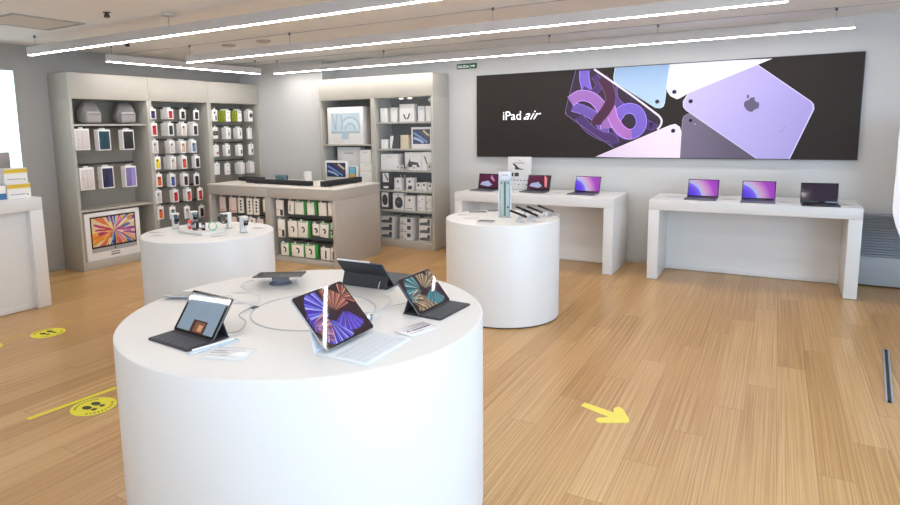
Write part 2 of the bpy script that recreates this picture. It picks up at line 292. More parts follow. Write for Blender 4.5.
# canopy of the power feed on the ceiling
t = thing('power_feed_cap', 'round white ceiling cap with a cable feeding the nearest long pendant', 'ceiling fitting', (-4.55,3.62,CZ))
MB().lathe([(.03,-.03),(.055,-.022),(.06,-.002)], mat('cap_white',(200,192,182),.5), n=24).build('cap', t)
MB().cyl((0,0,-.107),.002,.08,SPACE,n=6).build('cable', t)
# ceiling vent
t = thing('ceiling_vent', 'rectangular slotted air vent set in the ceiling at the top left', 'vent', (-5.86,3.18,CZ))
MB().box(-.31,-.32,-.008,-.28,.32,0,PAINTG).box(.28,-.32,-.008,.31,.32,0,PAINTG).box(-.28,-.32,-.008,.28,-.29,0,PAINTG).box(-.28,.29,-.008,.28,.32,0,PAINTG).build('frame', t)
g = MB()
for i in range(19): g.box(-.28,-.285+i*.03,-.007,.28,-.267+i*.03,-.002,mat('vent_slat',(226,216,204),.6))
g.build('slats', t)
for (x,y),lab in zip([(-4.91,3.29),(-6.37,4.49)], ['small dark ceiling sprinkler between the vent and the power feed cap','small dark ceiling sprinkler above the short pendant light']):
    t = thing('sprinkler', lab, 'sprinkler', (x,y,CZ), 0, 'ceiling sprinklers')
    MB().lathe([(.018,-.045),(.026,-.04),(.02,-.02),(.012,-.012),(.03,-.006),(.032,-.001)], mat('sprinkler_metal',(92,84,78),.5,.5), n=16).build('head', t)
for (x,y),lab in zip([(-5.075,5.30),(-5.65,5.32)], ['flat round detector on the ceiling, the right of the two beside the middle pendant','flat round detector on the ceiling, the left of the two beside the middle pendant']):
    tag(MB().lathe([(.055,-.022),(.075,-.018),(.085,-.001)], mat('detector_grey',(190,180,170),.5), c=(x,y,CZ), n=28).build('smoke_detector'), lab, 'detector', 'ceiling detectors')

# ---------------------------------------------------------------- lit poster with tablets
bn = D['bn']; EM = .3
def art(name, c, e=EM): return mat('print_'+name, c, .55, 0, e, .15)
t = thing('lit_poster', 'wide dark backlit poster of colourful tablets on the back wall, reading iPad air', 'poster', (0,0,0))
fr = MB(); fr.box(-3.441,7.503,1.244,.697,YW,2.306,mat('poster_frame',(120,120,122),.4,.5),.003); fr.build('frame', t)
MB().box(-3.436,7.5,1.249,.692,7.503,2.301,art('charcoal',(48,43,41),.2)).build('print', t)
def clipz(pts, lo=1.254, hi=2.296):
    def cl(P, ins, cut):
        o = []
        for i,p in enumerate(P):
            q = P[(i+1)%len(P)]
            if ins(p): o.append(p)
            if ins(p) != ins(q): o.append(cut(p,q))
        return o
    cz = lambda z: (lambda p,q: (p[0]+(q[0]-p[0])*(z-p[1])/(q[1]-p[1]), z))
    P = cl(list(pts), lambda p:p[1]<=hi, cz(hi)); return cl(P, lambda p:p[1]>=lo, cz(lo))
def layer(name, pts, y, m, label=None):
    o = MB().prism(clipz(pts), y, y+.0006, m, 'y').build(name, t)
    if label: o['label'] = label
    return o
layer('printed_tablet', bn['t1'], 7.4985, art('tablet_front',(58,50,64),.3), 'dark tablet front with purple ribbons')
rc = {'v1':(116,96,186),'v2':(104,84,160),'v3':(88,64,130),'v4':(76,56,104),'p1':(146,104,172),'p2':(162,108,178),'dk':(74,46,66)}
rib = MB(); ed = MB()
for i,(c,w,p) in enumerate(bn['rib']):
    y = 7.498-.0003*i
    P = [(a,min(b,2.285)) for a,b in p]
    ribbon(rib, P, w*1.05, y, art('ribbon_light_'+c, tuple(min(255,int(v*1.15+40)) for v in rc[c]))); ribbon(rib, P, w*.95, y-.00012, art('ribbon_'+c, rc[c]))
rib.build('printed_ribbons', t)
e = MB(); ribbon(e, [(a,min(b,2.293)) for a,b in bn['t1edge']], .022, 7.4945, art('lilac_edge',(222,212,228))); ribbon(e, [(a,min(b,2.293)) for a,b in bn['t1edge2']], .008, 7.4945, art('violet_edge',(120,98,150))); e.build('printed_tablet_edge', t)
def grad(name, c1, c2, ax, lo, hi, e=EM):
    m = art(name, c1, e); nt = m.node_tree; N = nt.nodes; L = nt.links; b = N['Principled BSDF']
    tc = N.new('ShaderNodeTexCoord'); sp = N.new('ShaderNodeSeparateXYZ'); mr = N.new('ShaderNodeMapRange'); mr.inputs['From Min'].default_value = lo; mr.inputs['From Max'].default_value = hi
    mx = N.new('ShaderNodeMix'); mx.data_type = 'RGBA'; mx.inputs[6].default_value = rgb(c1); mx.inputs[7].default_value = rgb(c2)
    L.new(tc.outputs['Object'], sp.inputs[0]); L.new(sp.outputs[ax], mr.inputs[0]); L.new(mr.outputs[0], mx.inputs[0]); L.new(mx.outputs[2], b.inputs['Base Color']); L.new(mx.outputs[2], b.inputs['Emission Color'])
    return m
def border(pts, w=.007):
    cx = sum(p[0] for p in pts)/len(pts); cz = sum(p[1] for p in pts)/len(pts); s = 1+w/.35
    return [(cx+(p[0]-cx)*s, cz+(p[1]-cz)*s) for p in pts]
for nm,c1,c2,ax,lo,hi,y,ce in [('blue',(172,196,222),(140,168,200),2,1.85,2.3,7.4938,(200,220,240)),('white',(214,214,228),(232,232,240),0,-1.1,-.2,7.4932,(240,240,248)),('grey',(116,108,128),(88,82,98),0,-.93,-.2,7.4932,(150,142,165)),('pink',(214,196,218),(232,216,232),0,-1.8,-.95,7.4926,(240,228,240)),('purple',(186,178,224),(160,150,206),0,-.9,.25,7.492,(206,200,240))]:
    layer('printed_tablet', border(bn[nm]), y+.0003, art(nm+'_rim',ce), None)
    layer('printed_tablet', bn[nm], y, grad(nm+'_tablet',c1,c2,ax,lo,hi), nm+' tablet back')
cm = MB()
for i,(x,z) in enumerate(bn['cams']):
    cm.cyl((x,7.4905,z), .024, .0006, art('camera_ring',(120,114,130)), 'y', 20); cm.cyl((x,7.4898,z), .018, .0006, art('camera_glass',(18,18,26),.05), 'y', 20); cm.cyl((x,7.4892,z), .006, .0006, art('camera_lens',(70,72,100)), 'y', 10)
    cm.cyl((x+.045,7.4905,z-.04), .006, .0006, art('camera_dot',(210,205,220)), 'y', 8)
cm.build('printed_cameras', t)
# fruit emblem, turned with the purple tablet
def emblem(): 
    q = [(0,.36),(.10,.40),(.22,.42),(.34,.36),(.41,.30),(.34,.22),(.31,.10),(.33,-.02),(.44,-.12),(.38,-.26),(.29,-.39),(.19,-.45),(.10,-.42),(0,-.40),(-.10,-.42),(-.19,-.45),(-.29,-.40),(-.38,-.27),(-.43,-.10),(-.43,.08),(-.40,.22),(-.32,.34),(-.20,.41),(-.09,.40)]
    leaf = [(0,.46),(.02,.58),(.08,.67),(.18,.73),(.19,.62),(.14,.52),(.06,.46)]
    return q, leaf
q, leaf = emblem(); a = R(33); sc = .155
def tr(P, c, s, a): return [(c[0]+s*(x*math.cos(a)-z*math.sin(a)), c[1]+s*(x*math.sin(a)+z*math.cos(a))) for x,z in P]
lg = MB(); MG = art('emblem_grey',(98,92,116),.2)
lg.prism(tr(q, bn['logo'], sc, a), 7.4905, 7.491, MG, 'y'); lg.prism(tr(leaf, bn['logo'], sc, a), 7.4905, 7.491, MG, 'y')
lg.build('printed_emblem', t)['label'] = 'grey apple emblem with a bite'
tx = MB(); MW = mat('print_text_white',(245,245,248),.5,0,.9)
rotw = Matrix.Rotation(R(90),4,'X')
text_mesh(tx, 'iPad', .157, MW, Matrix.Translation((-3.075,7.4985,1.722)) @ rotw, 0, .0004)
text_mesh(tx, 'air', .17, MW, Matrix.Translation((-2.80,7.4985,1.722)) @ rotw @ Matrix.Diagonal((1.15,1,1,1)), .5, .0)
tx.build('printed_lettering', t)['label'] = 'white lettering iPad air'
sm = MB(); MS = art('small_text_violet',(132,124,176),.3)
text_mesh(sm, 'iPad Air', .028, MS, Matrix.Translation((.03,7.4905,1.52)) @ rotw @ Matrix.Rotation(R(57),4,'Z'))
sm.build('printed_small_lettering', t)

# exit sign
t = thing('exit_sign', 'small green SALIDA exit sign on the back wall beside the poster', 'sign', (-3.60,7.535,2.44))
GR = mat('sign_green',(28,84,52),.5,0,.15); SW = mat('sign_white',(240,245,240),.5,0,.5)
MB().box(-.145,0,-.034,.145,.015,.034,GR,.002).build('plate', t)
s = MB(); text_mesh(s, 'SALIDA', .05, SW, Matrix.Translation((-.132,-.0012,-.018)) @ rotw, 0, .0008)
s.prism([(.062,-.005),(.10,-.005),(.10,-.018),(.124,0),(.10,.018),(.10,.005),(.062,.005)], -.0014,-.0006, SW, 'y'); s.box(.05,-.0014,-.028,.053,-.0006,.028,SW)
s.build('lettering', t)

# lit screen on the left wall
t = thing('lit_wall_panel', 'bright blank backlit panel on the left wall above the side table', 'light box', (XW,2.9,0))
MB().box(0,-.85,.75,.06,.86,2.36,mat('panel_frame',(190,190,190),.4)).build('frame', t)
MB().box(.06,-.845,.755,.063,.855,2.355,mat('panel_glow',(226,248,252),.5,0,.9)).build('face', t)

# slatted heater cover and white flap at the right edge
t = thing('radiator_cover', 'low grey slatted cover with a pale plinth against the back wall, right edge', 'radiator cover', (1.66,7.47,0))
RC = noisy('ribbed_grey',(150,156,162),(128,134,142),1.0,.5,(1,1,60)); RW = mat('plinth_grey',(172,176,180),.5)
MB().box(-.93,-.05,.015,.93,.065,.30,RW,.003).build('plinth', t)
MB().box(-.93,-.03,.30,.93,.065,.70,RC).build('back', t)
g = MB()
for i in range(15): g.box(-.93,-.052,.306+i*.0265,.93,-.03,.324+i*.0265,RC,.002)
g.build('slats', t)
MB().box(-.93,-.06,.70,.93,.065,.718,RC,.002).build('lid', t)
t = thing('curved_sign_flap', 'white curved sign panel cut by the right edge of the photo', 'sign', (0,6.9,0))
FLAP = [(1.0,1.6),(.927,1.567),(.927,1.374),(.928,1.151),(.925,.881),(.931,.8),(.96,.692),(.995,.595),(1.032,.57)]
g = MB(); pts = FLAP+[(1.45,.6),(1.47,1.0),(1.45,1.6)]
g.prism(pts, 0, .03, mat('flap_white',(240,242,246),.4,0,.25), 'y', bev=.004); g.build('panel', t)
MB().prism([(1.02,.68),(.985,.8),(.975,.95),(.985,1.1),(1.02,1.1),(1.01,.85),(1.04,.70)], -.003, 0, mat('flap_grey',(130,130,140),.4), 'y').build('printed_curve', t)
MB().box(1.40,.01,0,1.44,.03,1.2,RW).build('post', t); MB().box(1.28,-.1,0,1.56,.14,.012,RW,.002).build('foot', t)

# ---------------------------------------------------------------- shelf units
def word(i, n, names=('leftmost','second from left','third from left','rightmost')):
    return names[i] if n == 4 else ''
def wall_unit(label, y0, y1, shelves, rails, hooks, group='greige wall shelf units on the left wall'):
    """unit against the left wall, front at x=-7.05; local x=0 at front"""
    t = thing('wall_shelf', label, 'shelf', (-7.05,(y0+y1)/2,0), 0, group); h = (y1-y0)/2; d = .39; p = .035
    for s in (-1,1):
        a = sorted((s*h, s*(h-p))); MB().box(-d,a[0],0,0,a[1],2.05,GREIGE,.002).build('side_panel', t)
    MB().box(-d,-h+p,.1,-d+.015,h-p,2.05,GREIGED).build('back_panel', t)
    MB().box(-d,-h,2.05,0,h,2.35,GREIGE,.002).build('header', t)
    MB().box(-d,-h+p,0,-.008,h-p,.1,GREIGE,.002).build('base', t)
    for z in shelves: MB().box(-d+.015,-h+p,z-.022,-.02,h-p,z,GREIGE,.002).build('shelf_board', t)
    for z in rails: MB().box(-d+.015,-h+p,z-.012,-d+.035,h-p,z+.012,DARKM).build('hook_rail', t)
    for y,z,l in hooks:
        k = MB(); k.tube([(-d+.03,y-(y0+y1)/2,z),(-d+.03+l,y-(y0+y1)/2,z)], .0028, ALU, 6); k.build('hook', t)
    return t
PH, PW = .17, .09
hk2 = []; hk3 = []; hk1 = []
for row in D['mid']:
    for (y,z),c,n in row: hk2.append((y, z+(.0675 if row is D['mid'][0] else .085)+.0285, .345))
for row in D['rt']:
    for (y,z),c,n in row: hk3.append((y, z+.0825+.0285, .345))
for (y,z),c,w in D['cases']: hk1.append((y, z+(.125 if w < .11 or y > 4.5 else .12)+.028+.004, .365))
rz2 = [sum(p[0][1] for p in r)/4+.10 for r in D['mid']]; rz3 = [sum(p[0][1] for p in r)/4+.11 for r in D['rt']]
wall_unit('greige wall shelf with backpacks, tablet cases and a large computer box', 4.16,5.215, [1.756,.73],[1.72,1.26],hk1)
wall_unit('greige wall shelf hung with seven rows of colourful phone cases', 5.217,6.20, [],rz2,hk2)
wall_unit('greige wall shelf hung with white and lime green accessory packs, next to the corner', 6.202,7.195, [.72],rz3,hk3)

# phone case packs: one master per colour, copied
CC = {'navy and white':(60,62,110),'red':(200,42,54),'black':(42,40,46),'dark green':(28,66,68),'cream':(214,196,176),'white':(214,208,202),'peach':(226,190,166),'steel blue':(120,150,184),'yellow':(232,216,40),'red orange':(222,88,70),'orange':(226,108,52),'blue':(88,104,176),'maroon':(72,36,52),'coral':(226,104,88),'coral red':(226,72,72),'silver':(150,158,170)}
def case_pack(c, h=PH, w=PW):
    m = MB(); m.box(-.02,-w/2,-h/2,0,w/2,h/2,CARD,.002)
    k = mat('case_'+c.replace(' ','_'), CC[c], .45)
    pw, ph = (w*.58, h*.70); zc = -h*.05
    m.prism([(-pw/2+.006,zc-ph/2),(pw/2-.006,zc-ph/2),(pw/2,zc-ph/2+.006),(pw/2,zc+ph/2-.006),(pw/2-.006,zc+ph/2),(-pw/2+.006,zc+ph/2),(-pw/2,zc+ph/2-.006),(-pw/2,zc-ph/2+.006)], 0, .004, k, 'x')
    m.box(.004,-pw/2+.006,zc+ph/2-.03,.0055,-.002,zc+ph/2-.006,mat('case_lens',(30,30,34),.3)); 
    if c == 'white': m.box(0,-w*.2,h*.33,.0006,w*.2,h*.36,mat('print_grey',(120,118,120),.6))
    return m
HT = lambda: MB().box(-.001,-.014,-.012,.001,.014,.02,mat('hang_tab_clear',(226,226,226),.3),.001)
masters = {}
def place_pack(key, builder, loc, label, cat, group, rz=0, tabz=PH/2, name='phone_case_package', tilt=0):
    if key not in masters:
        o = builder().build(name); tb = HT().build('hang_tab', o); tb.location = (-.008,0,tabz+.004) if key[0] != 'i' else (0,.006,tabz+.004)
        masters[key] = o
        if key[0] == 'i': tb.rotation_euler = (0,0,R(90))
    else: o = copy_tree(masters[key])
    o.location = loc; o.rotation_euler = (0,tilt,rz) if key[0] != 'i' else (0,tilt,0)
    return tag(o, label, cat, group)
rown = ['top','second','third','fourth','fifth','sixth','bottom']; coln = ['leftmost','second from left','third from left','rightmost']
for r,row in enumerate(D['mid']):
    for k,((y,z),c,n) in enumerate(row):
        h = .135 if r == 0 else PH; z += 0 if r else .0
        key = 'c%s%d' % (c, r == 0)
        place_pack(key, lambda: case_pack(c, h), (-7.03,y,z), '%s phone case pack, %s, %s row of the phone case shelf' % (c, coln[k], rown[r]), 'phone case', 'phone case packs at the front of the hooks', tabz=h/2)
        cc = c if c in ('cream','peach','white') else 'white'
        for j in range((n*3+1)//2):
            place_pack('c%s%d' % (cc, r == 0), lambda: case_pack(cc, h), (-7.056-.026*j,y,z), 'pale phone case pack behind the front one, %s, %s row' % (coln[k], rown[r]), 'phone case', 'packs behind %s pack of row %s' % (coln[k], rown[r]), tabz=h/2)
AC = {'lime':(186,200,30)}
def acc_pack(kind, h=.165, w=.09):
    m = MB(); side = mat('lime_card',(184,196,28),.5) if 'lime' in kind else CARD
    d = .03
    m.box(-d,-w/2,-h/2,0,w/2,h/2, side if 'lime' in kind else CARD, .002)
    if 'lime' in kind: m.box(0,-w/2+.002,-h/2+.002,.001,w/2-.002,h/2-.002,CARD); m.cyl((.001,.005,-.03),.011,.001,mat('lime_card',(184,196,28)),'x',14)
    dk = mat('print_dark',(60,58,62),.5)
    if 'slim picture' in kind: m.box(0,.005,-h*.4,.001,.028,.0,dk); m.box(0,-.02,.02,.001,.01,.05,mat('print_grey',(120,118,120),.6))
    if 'round picture' in kind: m.cyl((0,.012,.01),.034,.001,dk,'x',20); m.cyl((.001,.012,.01),.015,.001,mat('print_grey',(120,118,120)),'x',14)
    if 'black band' in kind: m.box(0,-w/2+.001,-.035,.001,w/2-.001,.03,dk); m.cyl((.001,0,0),.018,.001,mat('print_grey',(120,118,120)),'x',14)
    if 'small dark' in kind: m.box(0,.0,-.03,.001,.018,.03,mat('print_grey',(120,118,120))); m.box(.001,.002,-.02,.0015,.016,.0,dk)
    if 'pink print' in kind: m.cyl((0,.02,-.03),.02,.001,mat('print_pink',(214,70,120)),'x',14)
    if 'dark print' in kind: m.box(0,.008,-.05,.001,.03,.01,dk)
    if 'navy print' in kind: m.box(0,.008,-.05,.001,.032,.01,mat('print_navy',(50,60,120)))
    if 'grey print' in kind: m.box(0,.002,-.05,.001,.03,.01,mat('print_grey',(120,118,120)))
    if 'pink text' in kind: m.box(0,-.02,-.04,.001,.03,-.034,mat('print_rose',(214,130,140))); m.box(0,-.02,-.055,.001,.02,-.05,mat('print_rose',(214,130,140)))
    if 'red stripe' in kind: m.box(0,w/2-.012,-h/2+.003,.001,w/2-.008,h/2-.01,mat('print_rose',(214,130,140)))
    m.box(0,-.02,h*.3,.001,.022,h*.34,mat('print_grey',(120,118,120)))
    return m
for r,row in enumerate(D['rt']):
    for k,((y,z),c,n) in enumerate(row):
        place_pack('a'+c, lambda: acc_pack(c), (-7.03,y,z), '%s pack, %s, %s row, shelf by the corner' % (c, coln[k], rown[r]), 'accessory pack', 'front accessory packs by the corner', tabz=.0825, name='accessory_package')
        cc = c
        for j in range(n):
            place_pack('a'+cc, None, (-7.066-.034*j,y,z), 'accessory pack behind the front one, %s, %s row by the corner' % (coln[k], rown[r]), 'accessory pack', 'packs behind %s pack of corner row %s' % (coln[k], rown[r]), name='accessory_package')
# lower rows by the corner, hidden behind the island for the most part are left out
# tablet case boxes
tcol = {'white':(222,214,210),'teal':(34,72,88),'black':(40,40,46),'navy':(42,42,78),'purple':(134,122,178)}
tn = ['first','second','third']
for i,((y,z),c,w) in enumerate(D['cases']):
    y += .0; h = .25 if i < 3 else .265; W2 = .16 if c != 'white' else .175
    lab = '%s tablet case in a pale window box, %s row of the backpack shelf' % (c, 'upper' if i < 3 else 'lower')
    nb = 1 if c in ('white',) else 2
    for j in range(nb+1):
        o = MB(); o.box(-.022,-W2/2,-h/2,0,W2/2,h/2,CARD,.002); k = mat('tablet_case_'+c, tcol[c], .5)
        o.box(0,-W2/2+.014,-h/2+.014,.003,W2/2-.014,h/2-.02,k,.001)
        o.box(.003,-.004,-h/2+.016,.0045,-.001,h/2-.022,mat('tablet_case_fold_'+c, tuple(int(v*.8) for v in tcol[c]), .5))
        if c in ('navy','purple'): o.box(.003,.0,-h/2+.016,.004,W2/2-.016,h/2-.022,mat('tablet_case_light_'+c, tuple(min(255,int(v*1.15+6)) for v in tcol[c]), .5))
        o.cyl((.003,-W2/2+.035,.0),.006,.001,mat('print_grey',(120,118,120)),'x',10)
        b = o.build('tablet_case_box'); b.location = (-7.0-.03*j-.03, y, z)
        tb = MB().box(-.001,-.02,-.01,.001,.02,.022,mat('hang_tab_clear',(226,226,226),.3),.001).build('hang_tab', b); tb.location = (-.010,0,h/2-.002)
        tag(b, lab if j == 0 else '%s tablet case box hanging behind the front one, %s row of the backpack shelf' % (c, 'upper' if i < 3 else 'lower'), 'tablet case', 'tablet case boxes' if j == 0 else 'tablet case boxes behind %s %d' % (c, i))
# backpacks
def backpack(loc, label, s=1, rz=0):
    t = thing('backpack', label, 'backpack', loc, rz, 'grey backpacks on the top shelf'); G = noisy('backpack_fabric',(140,136,135),(126,122,121),60,.9,bump=.2); G2 = noisy('backpack_pocket',(172,168,164),(158,154,152),60,.9)
    m = MB(); tt = bmesh.new(); bmesh.ops.create_cube(tt, size=1); bmesh.ops.subdivide_edges(tt, edges=tt.edges[:], cuts=5, use_grid_fill=True)
    for v in tt.verts:
        x,y,z = v.co; n = (abs(x*2)**3+abs(y*2)**3+abs(z*2)**3)**(1/3.0); k = max(abs(x*2),abs(y*2),abs(z*2))/max(n,1e-6); f = .35+.65*k
        tw = 1-.62*max(0,z+.02)
        v.co = Vector((x*.17*f*tw, y*.235*f*tw*1.12, (z*f+.5*1)*.27-.0))
    zmin = min(v.co.z for v in tt.verts)
    for v in tt.verts: v.co.z -= zmin
    m.merge(tt, G, smooth=True); m.build('bag', t, sharp=False)
    m = MB(); m.box(.045,-.098,.012,.12,.098,.15,G2,.03,seg=4); m.build('front_pocket', t)
    m = MB(); m.tube([(.121,-.07,.115),(.123,0,.12),(.121,.07,.115)], .003, DARKM, 6); m.build('zip', t)
    m = MB(); m.tube([(.0,-.04,.215),(.0,-.03,.243),(.0,.03,.243),(.0,.04,.215)], .006, G, 8); m.build('handle', t)
    for s in (-1,1):
        m = MB(); m.tube([(-.06,s*.06,.2),(-.11,s*.07,.14),(-.10,s*.08,.06),(-.07,s*.085,.03)], .009, DARK, 6); m.build('strap', t)
backpack((-7.20,4.475,1.757), 'light grey backpack, the left of the two on the top shelf')
backpack((-7.20,4.95,1.757), 'light grey backpack beside dark straps, the right of the two on the top shelf', rz=R(-8))
# boxed all-in-one computer
def burst(m, cx, cz, w, h, a, axis, n=46, pal=None, seed=3):
    rnd = random.Random(seed); ang = 0; pal = pal or [(214,60,60),(240,150,40),(250,205,60),(60,110,200),(40,60,150),(230,120,170),(240,225,200),(120,60,150),(230,90,70),(140,190,225),(200,170,60),(250,240,230)]
    def edge(t):
        dx, dz = math.cos(t), math.sin(t); k = min((w/2)/abs(dx) if abs(dx) > 1e-6 else 9, (h/2)/abs(dz) if abs(dz) > 1e-6 else 9); return (cx+dx*k, cz+dz*k)
    def put(P, lay, c):
        P = clipbox(P, cx-w/2, cx+w/2, cz-h/2, cz+h/2)
        if len(P) < 3: return
        t = bmesh.new(); aa = a+(.0003 if axis == 'x' else -.0003)*lay
        t.faces.new([t.verts.new((aa,p[0],p[1]) if axis == 'x' else (p[0],aa,p[1])) for p in P]); m.merge(t, mat('burst_%d_%d_%d'%c, c, .5))
    put([(cx-w/2,cz-h/2),(cx+w/2,cz-h/2),(cx+w/2,cz+h/2),(cx-w/2,cz+h/2)], 0, (236,210,170))
    lay = 1
    for i in range(110):
        th = rnd.uniform(0,6.283); da = rnd.uniform(.05,.22); L = rnd.uniform(.10,.42)*(1.2-i/170); r0 = rnd.choice((0,0,.03,.08)); k = rnd.uniform(.35,1.0)
        # warm colours to the sides, blues along the middle column
        if abs(math.cos(th)) < .38: c = rnd.choice([(60,110,200),(40,60,150),(150,190,225),(240,225,200),(200,170,60),(120,60,150)])
        elif math.cos(th) < 0: c = rnd.choice([(250,205,60),(240,150,40),(214,70,50),(250,230,140),(190,60,120),(230,120,60)])
        else: c = rnd.choice([(230,90,110),(214,60,60),(240,190,60),(235,150,180),(245,230,220),(150,70,160),(90,120,190)])
        bend = rnd.uniform(-.25,.25); P = []
        for u,ww in ((0,.15),(.35,.8),(.7,1),(.95,.6)): P.append((cx+(r0+L*u)*math.cos(th+bend*u-da*ww*k), cz+(r0+L*u)*math.sin(th+bend*u-da*ww*k)*.8))
        P.append((cx+(r0+L)*math.cos(th+bend), cz+(r0+L)*math.sin(th+bend)*.8))
        for u,ww in ((.95,.6),(.7,1),(.35,.8),(0,.15)): P.append((cx+(r0+L*u)*math.cos(th+bend*u+da*ww*k), cz+(r0+L*u)*math.sin(th+bend*u+da*ww*k)*.8))
        put(P, lay*.05+1, c); lay += 1
t = thing('computer_box', 'big white box picturing a computer with a colour burst screen, at the shelf bottom', 'box', (-7.09,4.61,.101))
MB().box(-.17,-.37,0,0,.37,.585,CARD,.004).build('carton', t)
m = MB(); m.box(.0002,-.305,.145,.001,.305,.535,mat('screen_frame_black',(22,22,24),.3)); burst(m, 0,.342,.575,.35,.0016,'x'); m.build('printed_screen', t)
m = MB(); m.box(.0002,-.305,.095,.001,.305,.145,mat('print_silver',(176,176,180),.5)); m.prism(tr(q,(0,.122),.026,0),.001,.0014,mat('print_dark',(60,58,62)),'x'); m.prism(tr(leaf,(0,.122),.026,0),.001,.0014,mat('print_dark',(60,58,62)),'x'); m.build('printed_chin', t)
m = MB(); m.box(.0002,-.06,.065,.001,.06,.078,mat('print_grey',(120,118,120))); m.box(.0002,-.06,.035,.001,.06,.052,mat('print_grey',(120,118,120))); m.build('printed_text', t)

# ---------------------------------------------------------------- island counter
IH = .94
def island_unit(label, x0, x1, rails, hooks, group='taupe island counter units'):
    t = thing('island_unit', label, 'display counter', ((x0+x1)/2,6.155,0), 0, group); h = (x1-x0)/2; d = .475; p = .045
    MB().box(-h,-d,0,-h+p,d,.805,ISLE,.002).build('side_panel', t); MB().box(h-p,-d,0,h,d,.805,ISLE,.002).build('side_panel', t)
    MB().box(-h,-d,.805,h,d,IH-.012,ISLE,.002).build('fascia', t)
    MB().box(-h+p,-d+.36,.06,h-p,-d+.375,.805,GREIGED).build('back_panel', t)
    MB().box(-h+p,-d+.01,0,h-p,d,.06,ISLE,.002).build('base', t)
    for z in rails: MB().box(-h+p,-d+.33,z-.012,h-p,-d+.36,z+.012,DARKM).build('hook_rail', t)
    for x,z in hooks:
        k = MB(); k.tube([(x-(x0+x1)/2,-d+.03,z),(x-(x0+x1)/2,-d+.36,z)], .0028, ALU, 6); k.build('hook', t)
    return t
hl = [((a+c)/2, min(d_,.772 if r in (1,4) else 9)+.028) for (a,b,c,d_),k,r in D['isl'] if r > 3]; hr = [((a+c)/2, min(d_,.772 if r in (1,4) else 9)+.028) for (a,b,c,d_),k,r in D['isl'] if r <= 3]
island_unit('left unit of the taupe island counter, hung with pink and white packs', -6.58,-5.502, [.76,.50], hl)
island_unit('right unit of the taupe island counter, hung with three rows of green backed packs', -5.498,-4.43, [.77,.50,.22], hr)
tag(MB().box(-6.585,5.675,IH-.011,-4.425,6.635,IH+.004,TOPW,.002).build('island_worktop'), 'pale worktop lying over both taupe island units, carrying black speakers', 'worktop')
GREENM = mat('green_card',(58,150,62),.5); CREAM = mat('cream_card',(244,236,224),.5); PINKM = mat('pink_card',(228,204,194),.5)
def isl_pack(kind, w, h):
    m = MB(); base = {'pink':PINKM}.get(kind, CREAM); dk = mat('print_dark',(60,58,62),.5)
    m.box(-w/2,0,-h/2,w/2,.018,h/2,base,.0015)
    if 'green' in kind:
        m.box(-w/2+.004,.018,-h/2,w/2+.035,.05,h/2+.004,GREENM,.001); m.box(-w/2+.01,-.0006,h/2-.012,w/2-.01,0,h/2-.004,GREENM)
    if kind == 'corner': m.box(.01,-.0008,-h/2+.01,w/2-.006,0,-h*.08,dk); m.box(-w/2+.02,-.0008,-.02,-.005,0,-.012,dk)
    if 'hook' in kind:
        m.merge(_arc(-.005,-.004,.030,.02,-1.2,1.9), dk)
    if 'loop' in kind:
        m.merge(_arc(.0,-.01,.022,.02,-1.6,2.4), dk)
    if kind == 'spots':
        for i in range(4): m.cyl((.006,-.001,h*.3-i*h*.19),.015,.001,dk,'y',12)
    if kind == 'strip':
        for i in range(5): m.cyl((.008,-.001,h*.2-i*h*.13),.013,.001,dk,'y',10)
    if kind in ('pink',): m.box(-w/2+.01,-.0006,-h/2+.015,w/2-.01,0,-h/2+.03,mat('print_rose',(214,130,140)))
    if kind == 'slim': m.box(-.02,-.0006,-.05,-.005,0,.04,mat('print_grey',(120,118,120)))
    return m
def _arc(cx, cz, r, wd, a0, a1, y=-.001, n=14):
    t = bmesh.new(); A = []; B_ = []
    for i in range(n+1):
        a = a0+(a1-a0)*i/n; A.append(t.verts.new((cx+(r-wd/2)*math.cos(a),y,cz+(r-wd/2)*math.sin(a)))); B_.append(t.verts.new((cx+(r+wd/2)*math.cos(a),y,cz+(r+wd/2)*math.sin(a))))
    for i in range(n): t.faces.new((A[i],A[i+1],B_[i+1],B_[i]))
    return t
kinds = {'corner':'cream pack with a dark corner picture','slim':'slim cream accessory pack','green':'cream accessory pack with a green side','plain':'plain cream accessory pack','hook':'cream pack with a dark hook picture','greenhook':'green backed pack with a dark hook picture','loop':'cream pack with a dark loop picture','greenloop':'green backed pack with a dark loop picture','strip':'tall pack with a column of dark dots','pink':'pale pink accessory pack','spots':'white pack with dark round pictures','yellow':'narrow yellowish accessory pack'}
cnt = {}; endx = {}
ordw = ['first','second','third','fourth','fifth','sixth','seventh']
